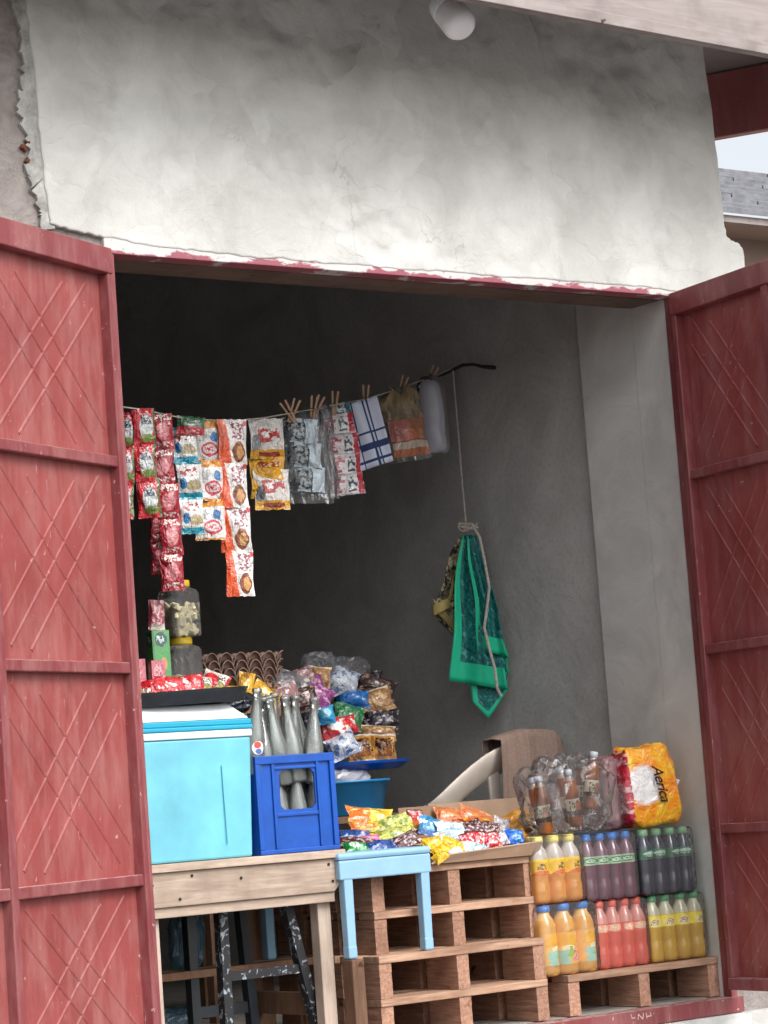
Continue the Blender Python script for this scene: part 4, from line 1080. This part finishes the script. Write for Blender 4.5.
SW = [ # label, x, y, z, w, h, print, lay-back, roll, turn
 ('long orange and yellow sachet on top of the left sweet heap', .999, .42, .603, .15, .07, 'oy', 45, 10, -15),
 ('orange sachet under the long yellow one', .968, .40, .577, .11, .055, 'orange', 45, 8, -15),
 ('lime green sachet in the middle of the left heap', 1.040, .36, .567, .12, .075, 'lime', 40, -14, -10),
 ('lime sachet folded over the green one', 1.075, .34, .552, .07, .06, 'lime', 45, 30, 0),
 ('dark blue flat sachet beside the blue crate', .885, .34, .552, .10, .055, 'dblue', 55, 4, -15),
 ('long bright pink sachet behind the stool seat', .878, .29, .537, .11, .035, 'pink', 50, -2, -5),
 ('shiny green sachet at the left end of the stool seat', .755, .16, .523, .07, .045, 'green', 60, 0, -15),
 ('dark blue sachet lying on the stool seat', .838, .16, .522, .09, .045, 'dblue', 60, -4, -10),
 ('maroon sachet strip at the right of the stool', .918, .15, .530, .085, .05, 'maroon', 45, -18, -15),
 ('round blue and white sweet bag beside the lime sachets', 1.122, .30, .560, .075, .07, 'bluew', 35, 20, -20),
 ('upper white sachet of the white pile', 1.171, .27, .556, .10, .042, 'white', 50, 4, -10),
 ('middle white sachet of the white pile', 1.125, .21, .532, .10, .04, 'white', 55, -4, -10),
 ('lowest white sachet of the white pile', 1.082, .16, .514, .09, .04, 'white', 55, 4, -10),
 ('yellow sachet left of the split yellow pair', .980, .11, .517, .065, .042, 'yellow', 40, -8, -15),
 ('yellow sachet right of the split yellow pair', 1.052, .105, .510, .075, .038, 'yellow', 40, 22, -15),
 ('yellow sachet under the split pair', .990, .085, .495, .055, .036, 'yellow', 45, -28, -15),
 ('yellow sachet lowest of all, hanging over the pallet edge', .972, .066, .478, .045, .034, 'yellow', 40, -32, -15),
 ('small white sachet at the front edge of the pallet', 1.035, .085, .487, .055, .034, 'white', 45, -10, -15),
 ('salmon sachet at the back left inside the box', 1.290, .42, .588, .10, .06, 'salmon', 40, 4, -15),
 ('long salmon orange sachet sloping across the box', 1.385, .40, .575, .14, .055, 'salmon', 40, 22, -15),
 ('red and white sachet, left of the red row', 1.118, .12, .513, .048, .055, 'redw', 25, -12, -15),
 ('red and white sachet, middle of the red row', 1.160, .13, .515, .048, .055, 'redw', 25, 10, -15),
 ('red and white sachet, right of the red row', 1.202, .12, .512, .048, .05, 'redw', 25, -6, -15),
 ('dark maroon sachet behind the red row', 1.290, .24, .540, .07, .055, 'maroon', 35, 10, -15),
 ('maroon sachet between the white pile and the red row', 1.232, .25, .545, .07, .055, 'maroon', 35, -15, -15),
 ('white sachet with purple spots behind the blue one', 1.345, .25, .547, .055, .055, 'wstar', 30, 20, -15),
 ('small white sachet next to the blue one', 1.238, .12, .512, .035, .04, 'wstar', 30, -10, -15),
 ('bright blue sachet at the right of the red row', 1.280, .115, .514, .06, .05, 'blue', 30, 6, -15),
 ('uppermost gold sachet of the slanting pile by the drinks', 1.432, .30, .565, .10, .045, 'gold', 40, -24, -15),
 ('second gold sachet of the slanting pile by the drinks', 1.402, .25, .543, .09, .04, 'gold', 40, -24, -15),
 ('third gold sachet of the slanting pile by the drinks', 1.372, .21, .526, .08, .038, 'gold', 40, -22, -15),
 ('lowest gold sachet of the slanting pile by the drinks', 1.330, .17, .512, .07, .036, 'gold', 40, -20, -15),
 ('small red sachet peeking out behind the lime ones', 1.175, .44, .592, .05, .045, 'redw', 30, 10, -15)]
for i, (lb, x, y, z, w_, h_, k_, rx, ry, rz) in enumerate(SW):
    single(pouch(w_, h_, .024, 200+i, 8, 8, wr=1.3), 'sweet_sachet', C_[k_], lb, 'sweet packet', (x, y, z), (R(-rx), R(ry), R(rz)), 'sachets of sweets on the pallets')
# loose under-layer that carries the heap
BUR = ['the green sachet on the stool', 'the dark blue sachet on the stool', 'the split yellow pair', 'the lime green sachet', 'the round blue and white bag', 'the left of the red row', 'the right of the red row', 'the small maroon sachets', 'the long salmon orange sachet', 'the lowest white sachet', 'the orange sachet at the left', 'the pink sachet at the left']
for i, (x, y, z, w_, k_) in enumerate(((.83, .25, .5205, .14, 'maroon'), (.88, .33, .5205, .12, 'oy'), (1.02, .20, .485, .15, 'maroon'), (1.0, .33, .535, .12, 'lime'), (1.12, .37, .545, .14, 'orange'), (1.2, .19, .49, .16, 'maroon'), (1.29, .20, .495, .1, 'redw'), (1.22, .33, .535, .13, 'salmon'), (1.33, .33, .545, .11, 'orange'), (1.1, .12, .48, .12, 'white'), (1.0, .40, .55, .12, 'lime'), (.95, .38, .535, .1, 'oy'))):
    single(pouch(w_, .09, .035, 300+i, 8, 8, wr=1.3), 'sweet_sachet', C_[k_], 'sachet mostly buried under '+BUR[i], 'sweet packet', (x, y, z+.012), (R(-75), R(6*(-1)**i), R(-15+9*(i % 3))), 'sachets buried in the sweet heap')

# ================================================================== CHAIR
chx = thing('plastic_chair', 'cream plastic armchair with a brown cloth over its back', 'chair', (1.68, .85, 0), world=True)
rim = [(1.418, .80, .585), (1.412, .74, .600), (1.415, .69, .618), (1.432, .66, .642), (1.478, .65, .688), (1.557, .643, .741), (1.64, .64, .783), (1.743, .64, .806), (1.84, .642, .802), (1.895, .655, .768), (1.925, .68, .70), (1.935, .70, .65), (1.94, .74, .61), (1.94, .80, .585)]
rim = [(x, y, z-.045) for x, y, z in rim]
def flat(pts, a, b_, name, par, mat):
    """a flattened moulded strip following pts: a across, b_ in height"""
    g = MB(); n = 10
    V = [Vector(p) for p in pts]
    for i, p in enumerate(V):
        d = (V[min(i+1, len(V)-1)]-V[max(i-1, 0)]).normalized()
        side = d.cross(Vector((0, -.5, .86))).normalized(); up = side.cross(d)
        for k in range(n):
            t_ = 2*PI*k/n; g.v.append(tuple(p+side*a*math.cos(t_)+up*b_*math.sin(t_)))
    for i in range(len(V)-1):
        for k in range(n): g.f.append((i*n+k, i*n+(k+1) % n, (i+1)*n+(k+1) % n, (i+1)*n+k))
    g.f.append(tuple(reversed(range(n)))); g.f.append(tuple((len(V)-1)*n+k for k in range(n)))
    o = g.build(name, mat, par, smooth=True); s_ = o.modifiers.new('sub', 'SUBSURF'); s_.levels = s_.render_levels = 1; return o
flat(rim, .013, .056, 'arm_rim', chx, M['chair'])
for (xa, xb, w_) in ((1.645, 1.655, .030), (1.74, 1.735, .030), (1.83, 1.82, .030)):
    g = MB(); g.prism([(xb-w_*.55, .42), (xb+w_*.55, .42), (xa+w_*.75, .775), (xa-w_*.75, .765)], .648, .662); g.build('back_slat', M['chair'], chx, bevel=.004)
MB().box(1.44, 1.91, .64, 1.06, .405, .425).build('seat', M['chair'], chx, bevel=.01)
for x, y in ((1.43, .66), (1.90, .66), (1.43, 1.04), (1.90, 1.04)):
    MB().bar((x, y, 0), (1.67+(x-1.67)*.95, .85+(y-.85)*.95, .404), .04, .03).build('leg', M['chair'], chx, bevel=.005)
for x in (1.405, 1.945):
    MB().bar((1.67+(x-1.67)*.9, .84, .42), (x, .80, .585), .045, .02).build('arm_support', M['chair'], chx, bevel=.005)
# cloth over the chair back
g = MB()
def rimz(x):
    for a, b_ in zip(rim[3:-3], rim[4:-2]):
        if a[0] <= x <= b_[0]: return a[2]+(b_[2]-a[2])*(x-a[0])/(b_[0]-a[0])
    return .7
def cloth(u, v):
    x = 1.632+.265*u; top = rimz(x)+.070
    s_ = v*.56-.12      # metres over the rim; negative hangs behind the back
    wv = .009*math.sin(15*u+2.2*math.sin(3*v))+.004*math.sin(61*u+2)
    if s_ < -.02: return (x, .69-wv, top-(-s_-.02))
    if s_ < .03:
        k_ = (s_+.02)/.05; return (x, .69-.092*k_-wv*k_, top+.006*math.sin(PI*k_))
    k_ = min(1, (s_-.03)/.1)
    return (x-.035*(s_-.03)*(1-u)*2+.02*k_*(u-.4)*.4, .596-wv*1.2-.012*k_, top-(s_-.03))
g.grid(cloth, 34, 26)
single(g, 'cloth', M['towel'], 'brownish cloth draped over the back of the cream chair', 'cloth', smooth=True, solid=.003)

# ================================================================== CLOTHESLINE AND WHAT HANGS ON IT
LINE = [(-.9, .0, 1.83), (-.35, .19, 1.80), (.154, .370, 1.774), (.313, .429, 1.775), (.511, .502, 1.765), (.708, .575, 1.776), (.863, .632, 1.799), (1.060, .705, 1.838), (1.257, .778, 1.879), (1.391, .828, 1.907), (1.570, .894, 1.957), (1.746, .959, 2.011), (1.85, 1.0, 2.045), (1.885, .985, 2.058)]
LINE[0] = (-1.4, .172, 1.86); LINE[1] = (-.55, .176, 1.79)
single(MB().tube(LINE, .0022, 6), 'clothesline', M['rope'], 'thin cord strung across the shop carrying snack packets', 'clothesline')
single(MB().tube([(1.99, .90, 2.045), (1.955, .928, 2.052), (1.93, .945, 2.062), (1.90, .966, 2.062), (1.875, .99, 2.048), (1.85, 1.01, 2.036), (1.835, 1.02, 2.030)], [.008, .006, .005, .006, .006, .004, .003], 7), 'wall_hook', M['wire'], 'twisted black wire hook fixed in the grey side wall', 'hook')

W_, Rd, Bk = srgb(236, 236, 234), srgb(196, 28, 44), srgb(30, 34, 44)
H_ = dict(
 redwhite=sach('red_white_strip_print', Rd, ('ell', .55, .46, .33, .36, srgb(196, 202, 200)), ('rect', .32, .8, .56, .76, Bk), ('scrib', .34, .8, .58, .74, 9, 12, srgb(170, 180, 190)), ('ell', .6, .20, .35, .10, srgb(120, 140, 70)), ('scrib', .3, .8, .8, .92, 8, 14, srgb(230, 200, 200)), ('u', .9, 1, srgb(70, 110, 60))),
 crimson=sach('crimson_strip_print', srgb(160, 26, 44), ('diag', .5, -.35, srgb(176, 44, 60)), ('ell', .5, .5, .3, .24, srgb(202, 120, 124)), ('scrib', .1, .95, .8, .98, 7, 7, srgb(236, 228, 220)), ('scrib', .15, .9, .08, .2, 8, 10, srgb(220, 190, 186))),
 cyan=sach('cyan_strip_print', srgb(230, 232, 228), ('v', 0, .16, srgb(24, 150, 176)), ('v', .94, 1, srgb(24, 150, 176)), ('ell', .6, .36, .34, .14, srgb(176, 160, 124)), ('scrib', .1, .8, .62, .86, 5, 8, srgb(186, 36, 60)), ('ell', .2, .42, .14, .16, srgb(48, 120, 176))),
 greentop=sach('green_red_print', srgb(40, 96, 60), ('v', 0, .42, srgb(186, 28, 44)), ('scrib', .2, .8, .5, .9, 7, 9, srgb(130, 150, 130)), ('scrib', .3, .8, .1, .3, 8, 10, srgb(236, 170, 170))),
 orange=sach('orange_white_strip_print', srgb(236, 234, 232), ('v', .82, 1, srgb(226, 148, 40)), ('v', 0, .05, srgb(226, 148, 40)), ('ell', .55, .3, .33, .17, srgb(206, 60, 74)), ('ell', .55, .3, .27, .11, srgb(232, 214, 214)), ('scrib', .35, .75, .24, .36, 14, 14, srgb(200, 40, 60)), ('ell', .72, .60, .14, .12, srgb(46, 116, 176)), ('scrib', .1, .6, .5, .75, 5, 6, srgb(190, 190, 188))),
 tall=sach('orange_side_strip_print', srgb(240, 236, 232), ('diag', .44, -.2, srgb(232, 92, 46)), ('ell', .70, .28, .23, .22, srgb(140, 74, 40)), ('ell', .74, .27, .14, .14, srgb(214, 160, 96)), ('scrib', .42, .9, .55, .93, 9, 16, srgb(150, 60, 80)), ('rect', .86, 1, .86, .96, srgb(206, 60, 70))),
 yellow=sach('yellow_strip_print', srgb(230, 226, 220), ('v', 0, .22, srgb(226, 166, 24)), ('scrib', .15, .85, .40, .74, 5, 6, srgb(190, 44, 48)), ('rect', .25, .85, .06, .16, srgb(150, 40, 20)), ('ell', .14, .4, .12, .2, srgb(120, 124, 130))),
 yellowfold=sach('yellow_flap_print', srgb(230, 166, 24), ('rect', .25, .85, .74, .9, srgb(150, 40, 20)), ('scrib', .25, .9, .1, .4, 7, 12, srgb(190, 120, 10)), ('scrib', .3, .8, .76, .88, 9, 16, srgb(240, 200, 120))),
 bluepack=sach('pale_blue_black_print', srgb(214, 232, 242), ('u', 0, .22, Bk), ('rect', .22, .62, .12, .88, srgb(166, 180, 184)), ('scrib', .22, .6, .15, .85, 9, 8, Bk), ('u', .58, .62, Bk), ('v', 0, .07, srgb(40, 60, 70))),
 fourrow=sach('white_red_row_print', srgb(240, 236, 238), ('u', .82, 1, srgb(196, 30, 60)), ('scrib', .08, .42, .12, .9, 6, 6, srgb(206, 90, 106)), ('scrib', .52, .78, .15, .85, 9, 5, srgb(40, 70, 84)), ('v', 0, .06, srgb(170, 160, 166))),
 tealrow=sach('teal_row_print', srgb(206, 212, 214), ('u', .8, 1, srgb(36, 100, 116)), ('scrib', .1, .75, .2, .85, 8, 5, srgb(60, 90, 100))),
 salmon=sach('salmon_pack_print', srgb(226, 126, 110), ('u', .55, 1, srgb(200, 116, 60)), ('v', .18, .36, srgb(226, 208, 184)), ('v', .36, .40, srgb(190, 60, 50)), ('v', 0, .18, srgb(216, 116, 60))))

def strip(lb, top, w_, h_, n, key, rz, ry=0, th=.026, seed=0, extra=None, dz=0):
    t_ = thing('sachet_strip', lb, 'sachet strip', top, (R(-1), R(ry), R(rz)), 'sachet strips hung on the cord')
    for k in range(n):
        o_ = pouch(w_*(1+.03*math.sin(k*3+seed)), h_*1.03, th, 400+seed*10+k, 8, 9, hang=True).build('sachet', H_[key] if not isinstance(key, list) else H_[key[k]], t_)
        o_.location = (.004*math.sin(k*2+seed), .004*math.cos(k*3+seed)-.002*k, -dz-k*h_); o_.rotation_euler = (R(4*math.sin(k*2.3+seed)), 0, R(9*math.sin(k*1.7+seed)))
    return t_
strip('red sachets nearly hidden behind the left door edge', (.277, .447, 1.768), .05, .10, 3, 'redwhite', -40, 2, seed=1)
strip('strip of three red and white sachets next to the left door', (.318, .424, 1.776), .064, .102, 3, 'redwhite', -22, -1, seed=2)
strip('long strip of five crimson sachets', (.396, .455, 1.768), .066, .100, 5, 'crimson', -26, -1, seed=3, th=.034)
strip('second crimson strip tucked behind the long crimson one', (.385, .475, 1.50), .05, .09, 2, 'crimson', -40, 2, seed=4, th=.03)
strip('strip of white sachets with turquoise bands', (.508, .506, 1.742), .074, .102, 3, 'cyan', -20, 0, seed=5)
strip('single green and red sachet above the turquoise strip', (.520, .485, 1.770), .085, .052, 1, 'greentop', -18, 6, seed=6, th=.02)
strip('strip of white sachets with orange bands and red ovals', (.602, .540, 1.768), .090, .115, 3, 'orange', -16, 1, seed=7)
strip('longest strip, white sachets with an orange side and brown pictures', (.670, .515, 1.770), .088, .128, 4, 'tall', -20, 1, seed=8, th=.02)
strip('strip of white sachets with yellow ends, folded at the middle', (.868, .632, 1.797), .112, .118, 2, ['yellow', 'yellowfold'], -14, 0, seed=9)
strip('yellow-ended single sachet hanging below the folded strip', (.872, .622, 1.642), .112, .118, 1, 'yellow', -16, 1, seed=10)
# clear bag with three pale blue packs
cbg = thing('hanging_bag', 'clear bag holding three pale blue packs with black print', 'bag', (1.045, .695, 1.828), (0, R(1), R(-14)))
for k in range(3):
    o_ = pouch(.118, .082, .03, 500+k, 8, 8, wr=.6).build('blue_pack', H_['bluepack'], cbg); o_.location = (-.012+.008*k, -.014, -.058-.074*k); o_.rotation_euler = (0, R(3), 0)
def bagfn(w_, h_, th, sd):
    rr = random.Random(sd); ph = [rr.uniform(0, 6) for _ in range(6)]
    def f(sg):
        def g(u, v):
            nar = .55+.45*min(1, (1-v)*3.5)
            x = (u-.5)*w_*nar; y = -sg*th*.5*math.sin(PI*u)**.5*math.sin(PI*max(.04, min(1, v)))**.4
            y += .006*math.sin(17*u+ph[0])*math.sin(9*v+ph[1])+.004*math.sin(31*u+5*v+ph[2])
            return (x+.006*math.sin(8*v+ph[3]), y, -(1-v)*h_+.012*math.sin(9*u+ph[4])*v)
        return g
    m_ = MB(); m_.grid(f(1), 14, 16); n0 = len(m_.f); m_.grid(f(-1), 14, 16); m_.f[n0:] = [tuple(reversed(q)) for q in m_.f[n0:]]
    return m_
bagfn(.175, .275, .05, 1).build('bag', M['film'], cbg)
g2 = thing('hanging_bag', 'crumpled clear bag hanging between the blue packs and the red rows', 'bag', (1.135, .735, 1.862), (0, R(1), R(-30)))
bagfn(.10, .29, .05, 2).build('bag', M['filmgrey'], g2)
strip('block of four white sachets with a red right edge', (1.245, .785, 1.848), .112, .064, 4, 'fourrow', -18, -4, seed=11, th=.018)
strip('teal-edged sachet above the red-edged block', (1.247, .795, 1.883), .105, .045, 1, 'tealrow', -18, -6, seed=12, th=.015)
# folded checked face cloth
t = NT('checked_cloth'); tc = t.node('ShaderNodeTexCoord'); sp = t.node('ShaderNodeSeparateXYZ'); t.L(tc.outputs['UV'], sp.inputs[0])
def stripes(s_, lst):
    acc = None
    for a, b_ in lst:
        q = t.math('MULTIPLY', t.math('GREATER_THAN', s_, a), t.math('LESS_THAN', s_, b_)); acc = q if acc is None else t.math('MAXIMUM', acc, q)
    return acc
col = t.mix(stripes(sp.outputs[0], [(.52, .60), (.68, .74), (.2, .23)]), srgb(206, 214, 232), srgb(58, 72, 112))
col = t.mix(stripes(sp.outputs[1], [(.08, .12), (.26, .36), (.5, .53)]), col, srgb(58, 72, 112))
t.set(col, .9, Specular_IOR_Level=.1); t.bump(t.noise(t.coord(), 160, 3), .4, .004)
g = MB(); g.grid(lambda u, v: ((u-.5)*.118+.05*(1-v)*.2, .012*math.sin(9*u+2*v)-.014*math.sin(PI*u)*v, -(1-v)*.21+.012*u), 18, 16)
single(g, 'face_cloth', t.m, 'folded blue and white striped cloth pegged on the cord', 'cloth', (1.335, .79, 1.885), (0, R(-10), R(-16)), smooth=True, solid=.004)
g3 = thing('hanging_bag', 'clear knotted bag with a salmon pack and cream band', 'bag', (1.565, .888, 1.955), (0, R(-6), R(-14)))
o_ = pouch(.132, .13, .045, 520, 9, 9, wr=.6).build('salmon_pack', H_['salmon'], g3); o_.location = (.008, 0, -.155)
bagfn(.14, .10, .06, 4).build('bag_neck', film('khaki_film', (.85,.8,.7,1), .5, srgb(186, 164, 126), .2), g3)
bagfn(.15, .235, .06, 5).build('bag', M['film'], g3)
g4 = thing('cup_sleeve', 'frosted white plastic sleeve, last item on the cord', 'sleeve', (1.748, .957, 2.015), (0, R(-2), R(-30)))
b = MB(); b.lathe([(.030, 0), (.042, -.02)]+[(.046, -.03-.01*i) for i in range(20)]+[(.046, -.235), (.036, -.255), (.0, -.257)], 20)
b.v = [(p[0]*(1+.02*math.sin(55*p[2]+p[1]*60)), p[1]*.7+.002*math.sin(40*p[2]+p[0]*60), p[2]) for p in b.v]
b.build('sleeve', M['filmwhite'], g4, smooth=True)
bagfn(.075, .03, .03, 7).build('sleeve_top', M['filmgrey'], g4)
# clothespins
PIN = [(.997, .682, 1.823, -28), (1.112, .725, 1.845, 10), (1.222, .765, 1.870, 8), (1.388, .826, 1.906, 6), (1.588, .901, 1.958, 24), (1.757, .963, 2.010, 30), (1.005, .683, 1.826, 24), (1.128, .73, 1.85, 26)]
pl = ['between the yellow strip and the blue packs, left', 'left one above the crumpled clear bag', 'above the red-edged sachet block', 'on the blue and white striped cloth', 'on the knotted bag with the salmon pack', 'on the frosted white sleeve', 'between the yellow strip and the blue packs, right', 'right one above the crumpled clear bag']
p0 = None
for i, (x, y, z, a) in enumerate(PIN):
    if p0 is None:
        p0 = thing('clothespin', 'wooden clothespin on the cord '+pl[0], 'clothespin', (x, y, z), (0, R(a), R(-35)), 'wooden clothespins on the cord')
        for s_ in (-1, 1):
            MB().bar((s_*.003, 0, -.03), (s_*.009, 0, .045), .006, .010).build('jaw', M['pin'], p0)
        MB().tube([(-.007, -.006, .004), (0, -.008, .006), (.007, -.006, .004)], .0012, 5).build('spring', M['wire'], p0)
    else:
        c = copy_tree(p0); c.location = (x, y, z); c.rotation_euler = (0, R(a), R(-35)); c['label'] = 'wooden clothespin on the cord '+pl[i]

# ------------------------------------------------------------------ cord with the scarves
kn = thing('knotted_rope', 'pale knotted rope hanging from the wall hook', 'rope', (1.877, .987, 1.50), world=True)
MB().tube([(1.872, .985, 2.046), (1.874, .986, 1.9), (1.875, .985, 1.7), (1.877, .985, 1.52)], .0035, 6).build('strand', M['rope'], kn)
lp = [(1.877+.032*math.cos(a*.9)*.79, .975-.032*math.cos(a*.9)*.61, 1.512+.008*math.sin(a*2)+.0015*a) for a in [i*.5 for i in range(26)]]
MB().tube(lp, .0045, 6).build('knot', M['rope'], kn)
MB().tube([tuple(Vector(p_)+Vector((-.617, -.787, 0))*.112) for p_ in [(1.88, 1.02, 1.524), (1.90, .985, 1.52), (1.911, .962, 1.475), (1.918, .955, 1.40), (1.925, .949, 1.308), (1.915, .957, 1.24), (1.904, .965, 1.177), (1.912, .958, 1.11), (1.922, .950, 1.044), (1.924, .948, .98), (1.934, .942, .952)]], .005, 7).build('loose_end', M['rope'], kn)
t = NT('scarf_print'); tc = t.node('ShaderNodeTexCoord'); sp = t.node('ShaderNodeSeparateXYZ'); t.L(tc.outputs['UV'], sp.inputs[0]); u, v = sp.outputs[0], sp.outputs[1]
mpn = t.node('ShaderNodeMapping'); t.L(tc.outputs['UV'], mpn.inputs[0]); mpn.inputs['Scale'].default_value = (7, 15, 1)
nn = t.noise(mpn.outputs[0], 1, 3, .6, 1.5)
col = t.mix(t.step(nn, .57, .62), srgb(10, 104, 100), srgb(84, 152, 152)); col = t.mix(t.step(nn, .43, .38), col, srgb(8, 56, 64))
edge = t.math('MAXIMUM', t.math('LESS_THAN', v, .14), t.math('LESS_THAN', u, .17))
col = t.mix(edge, col, srgb(30, 190, 146))
t.set(col, .55, Specular_IOR_Level=.4); t.bump(t.noise(t.coord(), 25, 4), .25, .01); M['scarf'] = t.m
# frame of the cloth: along A (to the right as seen), D toward the viewer
A = Vector((.787, -.617, 0)); Dv = Vector((-.617, -.787, 0)); K = Vector((1.876, .980, 1.50))
def at(a, d, z): return tuple(Vector((K.x, K.y, z)) + A*a + Dv*d)
sc = thing('green_scarf', 'emerald green bordered scarf tied to the hanging cord', 'scarf', tuple(K), world=True)
def sheet(top, bl, br, d0, seed, pleat=.016):
    """cloth from a gathered top to the hem bl..br, each (a, z)"""
    rr = random.Random(seed); ph = rr.uniform(0, 6)
    g = MB()
    def f(u, v):
        s_ = 1-v
        a0 = top[0]+(u-.5)*.03; a1 = bl[0]+(br[0]-bl[0])*u; z1 = bl[1]+(br[1]-bl[1])*u
        e = s_**.8
        a = a0+(a1-a0)*e; z_ = top[1]+(z1-top[1])*s_
        d = d0+pleat*math.sin(u*11+ph)*min(1, s_*2)*(1-.3*s_)+.02*math.sin(PI*s_)
        return at(a+.004*math.sin(9*s_+ph), d, z_)
    g.grid(f, 22, 26); return g
sheet((-.002, 1.49), (.005, .985), (.105, 1.03), .012, 3, .012).build('back_fold', M['scarf'], sc, smooth=True, solid=.002)
g = MB()   # tail below
def tail(u, v):
    s_ = 1-v
    top_a = -.03+.125*u; tz = 1.06
    hem = .885+abs(u-.42)*(.14 if u < .42 else .15)
    return at(top_a+.01*s_*(.5-u), .018+.012*math.sin(5*u+1), tz+(hem-tz)*s_)
g.grid(tail, 18, 14); g.build('tail_fold', M['scarf'], sc, smooth=True, solid=.002)
sheet((.004, 1.47), (.03, 1.095), (.105, 1.075), .034, 5, .010).build('front_fold', M['scarf'], sc, smooth=True, solid=.002)
sheet((-.004, 1.49), (-.092, 1.018), (.098, .972), .040, 7, .013).build('main_fold', M['scarf'], sc, smooth=True, solid=.002)
sheet((.012, 1.485), (.008, 1.11), (.10, 1.082), .062, 9, .010).build('upper_fold', M['scarf'], sc, smooth=True, solid=.002)
t = NT('patterned_cloth'); c = t.coord(); n1 = t.noise(c, 60, 3, .6, .6)
t.set(t.ramp(n1, [(.42, srgb(36, 38, 40)), (.52, srgb(120, 112, 80)), (.62, srgb(196, 190, 160))]), .9); M['patterned'] = t.m
M['khaki'] = plain('khaki_band', srgb(172, 156, 96), .9, .15, 60, .3)
pc = thing('patterned_cloth', 'black and khaki patterned cloth tied behind the green scarf', 'cloth', tuple(K), world=True)
sheet((-.012, 1.49), (-.13, 1.24), (-.03, 1.12), -.012, 11, .014).build('cloth', M['patterned'], pc, smooth=True, solid=.002)
g = MB(); g.grid(lambda u, v: at(-.018-.055*(1-v)+(u-.5)*.016, .012+.004*math.sin(8*v), 1.47-.19*(1-v)), 4, 10); g.build('band', M['khaki'], pc, smooth=True, solid=.002)
g = MB(); g.grid(lambda u, v: at(-.128+.075*(1-v)+.02*math.sin(3*v)-.01*(u-.5), .01+.01*math.sin(5*v), 1.27-.15*(1-v)+(u-.5)*.05), 5, 12); g.build('band', M['khaki'], pc, smooth=True, solid=.002)
g = MB(); g.grid(lambda u, v: at(-.135+.085*v, .014+.01*math.sin(5*v), 1.25+.035*v+(u-.5)*.035), 5, 8); g.build('band', M['khaki'], pc, smooth=True, solid=.002)
